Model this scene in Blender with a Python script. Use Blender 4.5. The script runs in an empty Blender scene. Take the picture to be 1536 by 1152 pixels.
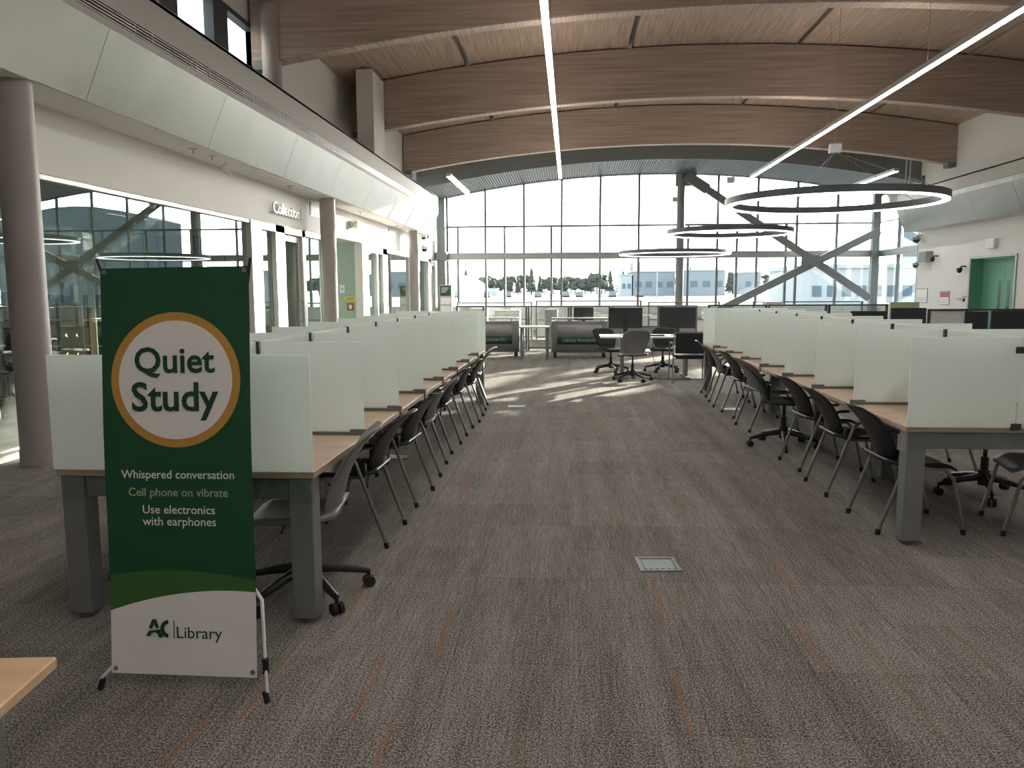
import bpy, math, random
from mathutils import Vector, Matrix
random.seed(7)
PI = math.pi
S = bpy.context.scene
COL = S.collection

# ------------------------------------------------------------------ camera
F_PX = 1196.1
YAW, PITCH, ROLL, EYE = math.radians(4.2193), math.radians(6.7441), math.radians(-0.2485), 1.5637
_cy, _sy, _cp, _sp = math.cos(YAW), math.sin(YAW), math.cos(PITCH), math.sin(PITCH)
FWD = Vector((-_sy * _cp, _cy * _cp, -_sp))
_r = Vector((_cy, _sy, 0)); _u = _r.cross(FWD)
RGT = _r * math.cos(ROLL) + _u * math.sin(ROLL)
UPV = _u * math.cos(ROLL) - _r * math.sin(ROLL)
EYEP = Vector((0, 0, EYE))
cd = bpy.data.cameras.new('camera'); cam = bpy.data.objects.new('camera', cd); COL.objects.link(cam)
cd.sensor_fit = 'HORIZONTAL'; cd.sensor_width = 36.0; cd.lens = 36.0 * F_PX / 1536.0
cd.clip_start = 0.05; cd.clip_end = 3000
m = Matrix((RGT, UPV, -FWD)).transposed().to_4x4(); m.translation = EYEP
cam.matrix_world = m
S.camera = cam

def _ray(x, y): return FWD + RGT * ((x - 768) / F_PX) - UPV * ((y - 576) / F_PX)
def onX(x, y, X): d = _ray(x, y); return EYEP + d * (X / d.x)
def onY(x, y, Y): d = _ray(x, y); return EYEP + d * (Y / d.y)
def onZ(x, y, Z): d = _ray(x, y); return EYEP + d * ((Z - EYE) / d.z)

# ------------------------------------------------------------------ light
SUN_AZ, SUN_EL = math.radians(34), math.radians(9.3)
W = bpy.data.worlds.new('world'); S.world = W; W.use_nodes = True
wn = W.node_tree.nodes; wl = W.node_tree.links
bg = wn['Background']
sky = wn.new('ShaderNodeTexSky'); sky.sky_type = 'NISHITA'; sky.sun_disc = False
sky.sun_elevation = SUN_EL; sky.sun_rotation = SUN_AZ; sky.dust_density = 2.5; sky.air_density = 1.0
hs = wn.new('ShaderNodeHueSaturation'); hs.inputs['Saturation'].default_value = 0.35
tint = wn.new('ShaderNodeMix'); tint.data_type = 'RGBA'; tint.blend_type = 'MULTIPLY'; tint.inputs[0].default_value = 1.0; tint.inputs[7].default_value = (0.90, 1.0, 1.06, 1)
wl.new(sky.outputs[0], hs.inputs['Color']); wl.new(hs.outputs[0], tint.inputs[6]); wl.new(tint.outputs[2], bg.inputs[0])
bg.inputs[1].default_value = 0.42
def sun_lamp(name, az, el, energy, col):
    l = bpy.data.lights.new(name, 'SUN'); o = bpy.data.objects.new(name, l); COL.objects.link(o)
    l.energy = energy; l.color = col; l.angle = math.radians(0.6)
    d = Vector((math.sin(az) * math.cos(el), math.cos(az) * math.cos(el), math.sin(el)))
    o.rotation_euler = d.to_track_quat('Z', 'Y').to_euler(); o.location = (20, 60, 30)
    return o
sun_lamp('sun_offscreen', SUN_AZ, SUN_EL, 11.0, (1.0, 0.90, 0.76))
vs = S.view_settings
vs.view_transform = 'Standard'; vs.look = 'None'; vs.gamma = 1.0; vs.use_curve_mapping = False
vs.exposure = 1.6
S.cycles.max_bounces = 10; S.cycles.diffuse_bounces = 5; S.cycles.transparent_max_bounces = 24
S.cycles.glossy_bounces = 4; S.cycles.transmission_bounces = 6
S.cycles.sample_clamp_indirect = 6.0; S.cycles.use_denoising = True

# ------------------------------------------------------------------ materials
M = {}
def nt(name):
    m = bpy.data.materials.new(name); m.use_nodes = True
    n = m.node_tree.nodes; l = m.node_tree.links
    return m, n, l, n['Principled BSDF']
def mat(name, col, rough=0.5, metal=0.0, var=0.08, scale=8.0, bump=0.0, stretch=(1, 1, 1), emit=None, spec=0.5, coord='Object'):
    m, n, l, b = nt(name)
    b.inputs['Roughness'].default_value = rough; b.inputs['Metallic'].default_value = metal
    b.inputs['Specular IOR Level'].default_value = spec
    tc = n.new('ShaderNodeTexCoord'); mp = n.new('ShaderNodeMapping'); mp.inputs['Scale'].default_value = stretch
    nz = n.new('ShaderNodeTexNoise'); nz.inputs['Scale'].default_value = scale; nz.inputs['Detail'].default_value = 4
    mx = n.new('ShaderNodeMix'); mx.data_type = 'RGBA'
    mx.inputs[6].default_value = tuple(c * (1 - var) for c in col) + (1,)
    mx.inputs[7].default_value = tuple(min(1, c * (1 + var)) for c in col) + (1,)
    l.new(tc.outputs[coord], mp.inputs[0]); l.new(mp.outputs[0], nz.inputs['Vector'])
    l.new(nz.outputs['Fac'], mx.inputs[0]); l.new(mx.outputs[2], b.inputs['Base Color'])
    if bump:
        bp = n.new('ShaderNodeBump'); bp.inputs['Strength'].default_value = bump; bp.inputs['Distance'].default_value = 0.01
        l.new(nz.outputs['Fac'], bp.inputs['Height']); l.new(bp.outputs[0], b.inputs['Normal'])
    if emit:
        b.inputs['Emission Color'].default_value = emit[0] + (1,); b.inputs['Emission Strength'].default_value = emit[1]
    M[name] = m
    return m
def glass(name, tint, f0, gain=1.0, rough=0.0):
    m, n, l, b = nt(name); n.remove(b)
    out = n['Material Output']
    ge = n.new('ShaderNodeNewGeometry'); dt = n.new('ShaderNodeVectorMath'); dt.operation = 'DOT_PRODUCT'
    l.new(ge.outputs['Normal'], dt.inputs[0]); l.new(ge.outputs['Incoming'], dt.inputs[1])
    def mt(op, a, bb):
        k = n.new('ShaderNodeMath'); k.operation = op; k.use_clamp = False
        for i, v in enumerate((a, bb)):
            if v is None: continue
            if hasattr(v, 'is_linked') or hasattr(v, 'node'): l.new(v, k.inputs[i])
            else: k.inputs[i].default_value = v
        return k.outputs[0]
    c = mt('ABSOLUTE', dt.outputs['Value'], None)
    inv = mt('SUBTRACT', 1.0, c); p5 = mt('POWER', inv, 5.0)
    f = mt('ADD', mt('MULTIPLY', p5, (1 - f0) * gain), f0)
    tr = n.new('ShaderNodeBsdfTransparent'); tr.inputs[0].default_value = tint + (1,)
    gl = n.new('ShaderNodeBsdfGlossy'); gl.inputs['Roughness'].default_value = rough; gl.inputs[0].default_value = (0.95, 0.97, 0.96, 1)
    mx = n.new('ShaderNodeMixShader'); l.new(f, mx.inputs[0]); l.new(tr.outputs[0], mx.inputs[1]); l.new(gl.outputs[0], mx.inputs[2])
    l.new(mx.outputs[0], out.inputs[0]); M[name] = m
    return m
def frosted(name, col, trans):
    m, n, l, b = nt(name); out = n['Material Output']
    b.inputs['Base Color'].default_value = col + (1,); b.inputs['Roughness'].default_value = 0.45
    tr = n.new('ShaderNodeBsdfTranslucent'); tr.inputs[0].default_value = (0.93, 1.0, 0.98, 1)
    nz = n.new('ShaderNodeTexNoise'); nz.inputs['Scale'].default_value = 60
    bp = n.new('ShaderNodeBump'); bp.inputs['Strength'].default_value = 0.03; l.new(nz.outputs['Fac'], bp.inputs['Height']); l.new(bp.outputs[0], b.inputs['Normal'])
    mx = n.new('ShaderNodeMixShader'); mx.inputs[0].default_value = trans
    l.new(b.outputs[0], mx.inputs[1]); l.new(tr.outputs[0], mx.inputs[2]); l.new(mx.outputs[0], out.inputs[0])
    M[name] = m

def carpet():
    m, n, l, b = nt('carpet'); b.inputs['Roughness'].default_value = 0.95; b.inputs['Specular IOR Level'].default_value = 0.15
    ge = n.new('ShaderNodeNewGeometry'); sx = n.new('ShaderNodeSeparateXYZ'); l.new(ge.outputs['Position'], sx.inputs[0])
    def mt(op, a, bb=None, c=None):
        k = n.new('ShaderNodeMath'); k.operation = op
        for i, v in enumerate((a, bb, c)):
            if v is None: continue
            if isinstance(v, (int, float)): k.inputs[i].default_value = v
            else: l.new(v, k.inputs[i])
        return k.outputs[0]
    X, Y = sx.outputs[0], sx.outputs[1]
    cx = mt('FLOOR', mt('DIVIDE', mt('ADD', X, 20.0), 0.5)); cyc = mt('FLOOR', mt('DIVIDE', mt('ADD', Y, 19.81), 0.5))
    ux = mt('FRACT', mt('DIVIDE', mt('ADD', X, 20.0), 0.5))
    def noise(scx, scy, detail=3):
        cb = n.new('ShaderNodeCombineXYZ'); l.new(mt('MULTIPLY', X, scx), cb.inputs[0]); l.new(mt('MULTIPLY', Y, scy), cb.inputs[1])
        z = n.new('ShaderNodeTexNoise'); z.inputs['Scale'].default_value = 1.0; z.inputs['Detail'].default_value = detail
        l.new(cb.outputs[0], z.inputs['Vector']); return z.outputs['Fac']
    def wn2(a, bb, k):
        cb = n.new('ShaderNodeCombineXYZ'); l.new(a, cb.inputs[0]); l.new(bb, cb.inputs[1]); cb.inputs[2].default_value = k
        w = n.new('ShaderNodeTexWhiteNoise'); w.noise_dimensions = '3D'; l.new(cb.outputs[0], w.inputs['Vector']); return w.outputs['Value']
    loop = noise(150, 110, 2); rib = noise(80, 4.5, 1); broad = noise(7, 0.5, 2)
    # yarn colour from dark umber to grey taupe
    v = mt('ADD', mt('MULTIPLY', loop, 0.86), mt('ADD', mt('MULTIPLY', rib, 0.15), mt('MULTIPLY', broad, 0.14)))
    tile = wn2(cx, cyc, 1.3)
    v = mt('ADD', v, mt('MULTIPLY', mt('SUBTRACT', tile, 0.5), 0.03))
    cr = n.new('ShaderNodeValToRGB'); l.new(v, cr.inputs[0])
    e = cr.color_ramp.elements; e[0].position = 0.44; e[0].color = (0.05, 0.045, 0.041, 1); e[1].position = 0.72; e[1].color = (0.42, 0.385, 0.355, 1)
    k = e.new(0.57); k.color = (0.195, 0.178, 0.164, 1)
    # accent stripes: tan lines that run through a column of tiles, orange ones one tile long
    def stripe(off, wid):
        return mt('LESS_THAN', mt('ABSOLUTE', mt('SUBTRACT', ux, off)), wid)
    zero = mt('MULTIPLY', X, 0.0)
    tan_col = wn2(cx, zero, 5.1)
    tan = mt('MULTIPLY', stripe(mt('ADD', mt('MULTIPLY', tan_col, 0.8), 0.1), 0.016), mt('GREATER_THAN', wn2(cx, cyc, 9.7), 0.45))
    tan2 = mt('MULTIPLY', stripe(mt('ADD', mt('MULTIPLY', wn2(cx, cyc, 3.3), 0.8), 0.1), 0.012), mt('GREATER_THAN', wn2(cx, cyc, 2.2), 0.5))
    org = mt('MULTIPLY', stripe(mt('ADD', mt('MULTIPLY', wn2(cx, cyc, 7.9), 0.8), 0.1), 0.019), mt('GREATER_THAN', wn2(cx, cyc, 4.4), 0.88))
    def mixc(fac, a, colr, k):
        x = n.new('ShaderNodeMix'); x.data_type = 'RGBA'; l.new(mt('MULTIPLY', mt('MULTIPLY', fac, k), mt('ADD', mt('MULTIPLY', loop, 1.2), 0.3)), x.inputs[0]); l.new(a, x.inputs[6]); x.inputs[7].default_value = colr; return x.outputs[2]
    c = mixc(tan, cr.outputs[0], (0.20, 0.165, 0.10, 1), 0.55)
    c = mixc(tan2, c, (0.21, 0.18, 0.12, 1), 0.45)
    c = mixc(org, c, (0.34, 0.13, 0.055, 1), 0.5)
    l.new(c, b.inputs['Base Color'])
    bp = n.new('ShaderNodeBump'); bp.inputs['Strength'].default_value = 0.5; bp.inputs['Distance'].default_value = 0.004
    l.new(loop, bp.inputs['Height']); l.new(bp.outputs[0], b.inputs['Normal'])
    M['carpet'] = m
def wood(name, dark, light, sc, rough=0.5):
    m, n, l, b = nt(name); b.inputs['Roughness'].default_value = rough; b.inputs['Specular IOR Level'].default_value = 0.3
    tc = n.new('ShaderNodeTexCoord'); mp = n.new('ShaderNodeMapping'); mp.inputs['Scale'].default_value = sc
    nz = n.new('ShaderNodeTexNoise'); nz.inputs['Scale'].default_value = 1; nz.inputs['Detail'].default_value = 5
    cr = n.new('ShaderNodeValToRGB'); e = cr.color_ramp.elements
    e[0].position = 0.32; e[0].color = dark + (1,); e[1].position = 0.68; e[1].color = light + (1,)
    l.new(tc.outputs['Object'], mp.inputs[0]); l.new(mp.outputs[0], nz.inputs['Vector']); l.new(nz.outputs['Fac'], cr.inputs[0]); l.new(cr.outputs[0], b.inputs['Base Color'])
    bp = n.new('ShaderNodeBump'); bp.inputs['Strength'].default_value = 0.12; l.new(nz.outputs['Fac'], bp.inputs['Height']); l.new(bp.outputs[0], b.inputs['Normal'])
    M[name] = m
carpet()
wood('glulam', (0.31, 0.235, 0.20), (0.46, 0.365, 0.315), (0.5, 6, 22))
wood('deck', (0.34, 0.26, 0.21), (0.58, 0.46, 0.375), (26, 0.8, 1))
wood('maple', (0.52, 0.385, 0.29), (0.63, 0.48, 0.37), (2, 14, 14), 0.4)
wood('beech', (0.62, 0.41, 0.25), (0.72, 0.50, 0.32), (3, 16, 16), 0.35)
wood('birch', (0.66, 0.50, 0.33), (0.78, 0.63, 0.45), (3, 3, 12), 0.45)
mat('white_paint', (0.70, 0.68, 0.66), 0.75, var=0.03, scale=2)
mat('soffit_paint', (0.70, 0.68, 0.66), 0.75, var=0.03, scale=2)
mat('grey_wall', (0.70, 0.68, 0.66), 0.75, var=0.03, scale=2)
mat('upper_wall', (0.70, 0.68, 0.66), 0.8, var=0.03, scale=2)
mat('taupe_paint', (0.44, 0.42, 0.40), 0.7, var=0.03, scale=3)
mat('galvanised', (0.30, 0.30, 0.28), 0.34, 0.85, var=0.14, scale=1.6, stretch=(1, 1, 1), bump=0.02)
mat('grille_metal', (0.52, 0.52, 0.51), 0.4, 0.6)
mat('slot_black', (0.012, 0.012, 0.012), 0.9)
mat('column_paint', (0.36, 0.325, 0.31), 0.5, var=0.04, scale=4)
mat('frame_metal', (0.33, 0.34, 0.335), 0.45, 0.35)
mat('door_metal', (0.52, 0.52, 0.50), 0.4, 0.3)
mat('steel_grey', (0.17, 0.185, 0.19), 0.5, 0.3)
mat('steel_dark', (0.055, 0.065, 0.072), 0.55, 0.2)
mat('corrugated', (0.18, 0.19, 0.195), 0.5, 0.3)
mat('desk_metal', (0.235, 0.245, 0.25), 0.45, 0.4, var=0.05)
mat('clip_metal', (0.20, 0.20, 0.20), 0.4, 0.6)
mat('clip_dark', (0.05, 0.052, 0.055), 0.45, 0.3)
mat('tube_metal', (0.27, 0.27, 0.265), 0.36, 0.75)
mat('black_plastic', (0.018, 0.020, 0.022), 0.34)
mat('black_fabric', (0.02, 0.022, 0.025), 0.85, scale=120, bump=0.2)
mat('grey_plastic', (0.21, 0.215, 0.215), 0.5)
mat('rubber', (0.012, 0.012, 0.012), 0.7)
mat('screen_black', (0.012, 0.014, 0.017), 0.3)
mat('monitor_back', (0.022, 0.025, 0.03), 0.5)
mat('laminate_white', (0.72, 0.72, 0.70), 0.4)
mat('laminate_grey', (0.30, 0.31, 0.32), 0.5)
mat('board_grey', (0.26, 0.275, 0.285), 0.6)
mat('sign_pale', (0.42, 0.43, 0.44), 0.6)
mat('sign_green', (0.02, 0.07, 0.045), 0.6)
mat('alcove_green', (0.36, 0.44, 0.40), 0.7, var=0.04)
mat('door_green', (0.12, 0.33, 0.22), 0.5, var=0.05)
mat('panel_green', (0.42, 0.50, 0.30), 0.7)
mat('banner_green', (0.008, 0.075, 0.030), 0.6, var=0.05)
mat('banner_mid', (0.045, 0.13, 0.030), 0.6, var=0.04)
mat('banner_white', (0.84, 0.82, 0.80), 0.65, var=0.02)
mat('banner_gold', (0.56, 0.29, 0.055), 0.6, var=0.03)
mat('banner_pale_text', (0.40, 0.50, 0.30), 0.6)
mat('ink_green', (0.008, 0.055, 0.030), 0.6)
mat('pole_white', (0.70, 0.70, 0.68), 0.3, 0.2)
mat('brass_ring', (0.40, 0.38, 0.34), 0.3, 0.9)
mat('letter_white', (0.85, 0.85, 0.84), 0.4)
mat('yellow_paint', (0.75, 0.55, 0.06), 0.6)
mat('red_brown', (0.30, 0.10, 0.05), 0.6)
mat('red_paint', (0.42, 0.10, 0.11), 0.6)
mat('paper', (0.78, 0.77, 0.74), 0.7)
mat('white_plastic', (0.74, 0.74, 0.72), 0.4)
mat('light_body', (0.42, 0.43, 0.43), 0.4, 0.5)
mat('ring_body', (0.10, 0.115, 0.12), 0.45, 0.4)
mat('diffuser', (0.9, 0.9, 0.88), 0.5, emit=((1.0, 0.97, 0.92), 12.0))
mat('uplight', (0.9, 0.9, 0.88), 0.5, emit=((1.0, 0.88, 0.76), 6.0))
mat('ring_diffuser', (0.9, 0.9, 0.9), 0.5, emit=((0.95, 0.98, 1.0), 1.6))
mat('cable_steel', (0.30, 0.30, 0.30), 0.4, 0.8)
mat('floor_metal', (0.24, 0.26, 0.265), 0.5, 0.6)
mat('snowy_ground', (0.32, 0.32, 0.32), 0.9, var=0.2, scale=0.15, coord='Object')
mat('far_tree', (0.075, 0.085, 0.065), 0.95, var=0.15, scale=0.6)
mat('far_wall', (0.30, 0.32, 0.33), 0.8, var=0.05, scale=0.3)
mat('far_wall_pale', (0.50, 0.50, 0.49), 0.8, var=0.05, scale=0.3)
mat('far_window', (0.12, 0.17, 0.20), 0.3)
mat('dome_cloth', (0.66, 0.68, 0.70), 0.6, var=0.05, scale=0.3)
mat('pale_stone', (0.66, 0.65, 0.62), 0.8, var=0.08)
mat('teal_cladding', (0.15, 0.18, 0.20), 0.6, var=0.08, scale=0.4)
mat('car_paint', (0.22, 0.23, 0.24), 0.4)
for i, c in enumerate([(0.05, 0.05, 0.05), (0.30, 0.29, 0.27), (0.10, 0.12, 0.15), (0.16, 0.07, 0.06), (0.45, 0.43, 0.38), (0.05, 0.09, 0.08), (0.22, 0.20, 0.17)]):
    mat('book_%d' % i, c, 0.6)
glass('window_glass', (0.97, 0.985, 0.98), 0.04, 0.8)
glass('store_glass', (0.80, 0.875, 0.85), 0.14, 1.0)
glass('low_glass', (0.94, 0.97, 0.96), 0.05, 0.8)
frosted('frosted', (0.90, 0.93, 0.91), 0.5)

# ------------------------------------------------------------------ mesh helpers
class MB:
    def __init__(s): s.v = []; s.f = []; s.sm = []
    def add(s, vs, fs, smooth=False):
        o = len(s.v); s.v += [tuple(p) for p in vs]
        for f in fs: s.f.append(tuple(i + o for i in f)); s.sm.append(smooth)
        return s
    def box(s, x0, x1, y0, y1, z0, z1):
        v = [(x, y, z) for x in (x0, x1) for y in (y0, y1) for z in (z0, z1)]
        return s.add(v, [(0, 1, 3, 2), (4, 6, 7, 5), (0, 4, 5, 1), (2, 3, 7, 6), (0, 2, 6, 4), (1, 5, 7, 3)])
    def cbox(s, x0, x1, y0, y1, z0, z1, b=0.004):
        """box with chamfered edges"""
        cx, cy, cz = (x0 + x1) / 2, (y0 + y1) / 2, (z0 + z1) / 2
        hx, hy, hz = abs(x1 - x0) / 2, abs(y1 - y0) / 2, abs(z1 - z0) / 2
        b = min(b, hx * .8, hy * .8, hz * .8)
        V = []; idx = {}
        for sx in (-1, 1):
            for sy in (-1, 1):
                for sz in (-1, 1):
                    for a in range(3):
                        q = [sx * (hx - b), sy * (hy - b), sz * (hz - b)]; q[a] = (sx * hx, sy * hy, sz * hz)[a]
                        idx[(sx, sy, sz, a)] = len(V); V.append((cx + q[0], cy + q[1], cz + q[2]))
        Fs = []
        for a in range(3):
            o1, o2 = [k for k in range(3) if k != a]
            for sg in (-1, 1):
                f = []
                for (p, q) in ((-1, -1), (1, -1), (1, 1), (-1, 1)):
                    t = [0, 0, 0]; t[a] = sg; t[o1] = p; t[o2] = q; f.append(idx[(t[0], t[1], t[2], a)])
                Fs.append(tuple(f) if (sg > 0) == (a != 1) else tuple(f[::-1]))
        for a in range(3):
            for bb in range(a + 1, 3):
                c = 3 - a - bb
                for p in (-1, 1):
                    for q in (-1, 1):
                        f = []
                        for (w, ax) in ((-1, a), (1, a), (1, bb), (-1, bb)):
                            t = [0, 0, 0]; t[a] = p; t[bb] = q; t[c] = w; f.append(idx[(t[0], t[1], t[2], ax)])
                        Fs.append(tuple(f))
        for sx in (-1, 1):
            for sy in (-1, 1):
                for sz in (-1, 1): Fs.append(tuple(idx[(sx, sy, sz, a)] for a in range(3)))
        return s.add(V, Fs)
    def tube(s, path, r, n=8, smooth=True, cap=True):
        P = [Vector(p) for p in path]; rr = r if isinstance(r, (list, tuple)) else [r] * len(P)
        t0 = (P[1] - P[0]).normalized(); ref = Vector((0, 0, 1)) if abs(t0.z) < 0.9 else Vector((1, 0, 0))
        u = t0.cross(ref).normalized(); rings = []; V = []
        for i, p in enumerate(P):
            if i == 0: t = (P[1] - P[0])
            elif i == len(P) - 1: t = (P[-1] - P[-2])
            else: t = (P[i + 1] - P[i]).normalized() + (P[i] - P[i - 1]).normalized()
            t = t.normalized(); u = (u - t * u.dot(t)).normalized(); w = t.cross(u)
            rings.append(len(V))
            for k in range(n):
                a = 2 * PI * k / n; V.append(p + (u * math.cos(a) + w * math.sin(a)) * rr[i])
        Fs = []
        for i in range(len(P) - 1):
            for k in range(n):
                a, b = rings[i] + k, rings[i] + (k + 1) % n; Fs.append((a, b, b + n, a + n))
        s.add(V, Fs, smooth)
        if cap: s.add([V[k] for k in range(n)], [tuple(range(n))[::-1]]); s.add([V[rings[-1] + k] for k in range(n)], [tuple(range(n))])
        return s
    def cyl(s, p0, p1, r, n=16, smooth=True): return s.tube([p0, p1], r, n, smooth)
    def bar(s, p0, p1, w, h, up=(0, 0, 1)):
        """rectangular bar between two points"""
        a, b = Vector(p0), Vector(p1); t = (b - a).normalized(); u = t.cross(Vector(up)).normalized(); k = u.cross(t)
        V = []
        for p in (a, b):
            for (i, j) in ((-1, -1), (1, -1), (1, 1), (-1, 1)): V.append(p + u * (w / 2 * i) + k * (h / 2 * j))
        return s.add(V, [(3, 2, 1, 0), (4, 5, 6, 7), (0, 1, 5, 4), (1, 2, 6, 5), (2, 3, 7, 6), (3, 0, 4, 7)])
    def prism(s, poly, fn, a, b):
        """polygon list of (u,v) extruded from a to b; fn(u,v,w)->xyz"""
        n = len(poly); V = [fn(u, v, a) for u, v in poly] + [fn(u, v, b) for u, v in poly]
        Fs = [tuple(range(n))[::-1], tuple(range(n, 2 * n))] + [(i, (i + 1) % n, n + (i + 1) % n, n + i) for i in range(n)]
        return s.add(V, Fs)
    def grid(s, fn, nu, nv, th, smooth=True):
        """thickened sheet: fn(u,v)->(point, normal)"""
        A = []; B = []
        for j in range(nv + 1):
            for i in range(nu + 1):
                p, q = fn(i / nu, j / nv); p = Vector(p); q = Vector(q); A.append(p); B.append(p + q * th)
        N = (nu + 1) * (nv + 1); Fs = []; W_ = nu + 1
        for j in range(nv):
            for i in range(nu):
                a = j * W_ + i; Fs.append((a, a + 1, a + W_ + 1, a + W_)); Fs.append((N + a, N + a + W_, N + a + W_ + 1, N + a + 1))
        for i in range(nu):
            Fs.append((i, N + i, N + i + 1, i + 1)); a = nv * W_ + i; Fs.append((a, a + 1, N + a + 1, N + a))
        for j in range(nv):
            a = j * W_; Fs.append((a, a + W_, N + a + W_, N + a)); a = j * W_ + nu; Fs.append((a, N + a, N + a + W_, a + W_))
        return s.add(A + B, Fs, smooth)
    def ball(s, c, rx, ry, rz, nu=12, nv=8, z0=-1.0):
        V = []; Fs = []
        t0 = math.asin(z0)
        for j in range(nv + 1):
            t = t0 + (PI / 2 - t0) * j / nv
            for i in range(nu):
                a = 2 * PI * i / nu; V.append((c[0] + rx * math.cos(t) * math.cos(a), c[1] + ry * math.cos(t) * math.sin(a), c[2] + rz * math.sin(t)))
        for j in range(nv):
            for i in range(nu): Fs.append((j * nu + i, j * nu + (i + 1) % nu, (j + 1) * nu + (i + 1) % nu, (j + 1) * nu + i))
        return s.add(V, Fs, True)
    def mesh(s, name, mt):
        me = bpy.data.meshes.new(name); me.from_pydata(s.v, [], s.f); me.polygons.foreach_set('use_smooth', s.sm)
        me.materials.append(M[mt]); me.update(); return me
    def build(s, name, mt, parent=None, loc=None):
        o = bpy.data.objects.new(name, s.mesh(name, mt)); COL.objects.link(o)
        if parent: o.parent = parent
        if loc: o.location = loc
        return o
def inst(name, me, parent=None, loc=(0, 0, 0), rot=(0, 0, 0), scale=None):
    o = bpy.data.objects.new(name, me); COL.objects.link(o); o.parent = parent; o.location = loc; o.rotation_euler = rot
    if scale: o.scale = scale
    return o
def tag(o, label, cat, group=None):
    o['label'] = label; o['category'] = cat
    if group: o['group'] = group
    return o
def thing(name, label, cat, loc=(0, 0, 0), rz=0.0, group=None):
    o = bpy.data.objects.new(name, None); COL.objects.link(o); o.empty_display_size = 0.1
    o.location = loc; o.rotation_euler = (0, 0, rz); return tag(o, label, cat, group)
def struct(name, mb=None, mt=None):
    if mb is None:
        o = bpy.data.objects.new(name, None); COL.objects.link(o)
    else: o = mb.build(name, mt)
    o['kind'] = 'structure'; return o
def copy_tree(o, parent=None):
    c = o.copy(); COL.objects.link(c); c.parent = parent
    for ch in o.children: copy_tree(ch, c)
    return c
def text(name, body, mt, parent, width=None, height=None, loc=(0, 0, 0), rot=(PI / 2, 0, 0), ext=0.0008, bold=0.0, align='CENTER'):
    cu = bpy.data.curves.new(name, 'FONT'); cu.body = body; cu.size = 1; cu.extrude = 0.0; cu.align_x = align; cu.offset = bold; cu.resolution_u = 3
    t = bpy.data.objects.new(name, cu); COL.objects.link(t)
    bpy.context.view_layer.update()
    me = bpy.data.meshes.new_from_object(t.evaluated_get(bpy.context.evaluated_depsgraph_get()))
    bpy.data.objects.remove(t); bpy.data.curves.remove(cu)
    xs = [v.co.x for v in me.vertices]; ys = [v.co.y for v in me.vertices]
    k = width / (max(xs) - min(xs)); ky = height / (max(ys) - min(ys)) if height else k
    xm = (max(xs) + min(xs)) / 2
    n = len(me.vertices)
    V = [((v.co.x - xm) * k, v.co.y * ky, ext) for v in me.vertices] + [((v.co.x - xm) * k, v.co.y * ky, 0) for v in me.vertices]
    Fs = [tuple(p.vertices) for p in me.polygons]
    ec = {}
    for f in Fs:
        for i in range(len(f)):
            e = tuple(sorted((f[i], f[(i + 1) % len(f)]))); ec[e] = ec.get(e, 0) + 1
    Fs += [(a, b, b + n, a + n) for (a, b), c in ec.items() if c == 1]
    bpy.data.meshes.remove(me)
    mb = MB(); mb.add(V, Fs); o = mb.build(name, mt, parent); o.location = loc; o.rotation_euler = rot
    return o

# ================================================================== SETTING
XL, XR, YF, YB = -5.2, 11.4, 31.0, -5.0
XC = 3.1
def arch(x, apex, R=46.5): return apex - (R - math.sqrt(R * R - (x - XC) ** 2))

# ---- floor with carpet tiles
fl = struct('floor', MB().box(XL - 0.1, XR + 0.1, YB, YF + 0.1, -0.2, -0.006), 'carpet')
cells = []
for i in range(-11, 24):
    for j in range(-20, 55):
        x0, y0 = i * 0.5, 4.19 + j * 0.5
        x1, y1 = x0 + .5, y0 + .5
        if x0 < XL or x1 > XR + .1 or y0 < YB or y1 > YF: continue
        area = 0.0
        c = Vector((x0 + .25, y0 + .25, 0)) - EYEP; dz = c.dot(FWD)
        if dz > 0.8:
            px = 768 + F_PX * c.dot(RGT) / dz; py = 576 - F_PX * c.dot(UPV) / dz
            if -60 < px < 1596 and py < 1230: area = 1 / dz ** 3
        cells.append((area, x0, y0))
cells.sort(reverse=True)
tile_me = MB().cbox(0.0008, 0.4992, 0.0008, 0.4992, -0.006, 0.0, 0.0012).mesh('carpet_tile', 'carpet')
rest = MB()
for k, (a, x0, y0) in enumerate(cells):
    if k < 300 and a > 0: inst('carpet_tile', tile_me, fl, (x0, y0, random.uniform(-0.0004, 0.0004)))
    else: rest.box(x0 + .0008, x0 + .4992, y0 + .0008, y0 + .4992, -0.006, 0)
fr = rest.build('far_carpet_tiles', 'carpet', fl); fr['kind'] = 'stuff'

# ---- roof: wooden deck panels over arched beams
ce = struct('ceiling', MB().prism([(x, arch(x, 7.35)) for x in [XL - .6 + (XR - XL + 1.2) * k / 40 for k in range(41)]] + [(XR + .6, 7.9), (XL - .6, 7.9)], lambda u, v, w: (u, w, v), YB, YF + 0.6), 'upper_wall')
seams = [-5.4, -2.45, 1.35, 5.15, 8.95, 11.6]
ys = [YB + .05, 1.5, 7.55, 13.6, 19.65, 25.7, 30.9]
for a in range(len(seams) - 1):
    for b in range(len(ys) - 1):
        x0, x1 = seams[a] + .06, seams[a + 1] - .06
        xs_ = [x0 + (x1 - x0) * k / 10 for k in range(11)]
        pl = [(x, arch(x, 7.16)) for x in xs_] + [(x, arch(x, 7.25)) for x in xs_[::-1]]
        MB().prism(pl, lambda u, v, w: (u, w, v), ys[b] + .02, ys[b + 1] - .02).build('deck_panel', 'deck', ce)
        # recessed dark service slot along the seam
    if a: MB().box(seams[a] - .05, seams[a] + .05, YB + .05, 30.9, arch(seams[a], 7.235), arch(seams[a], 7.30)).build('seam_slot', 'steel_grey', ce)
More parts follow.
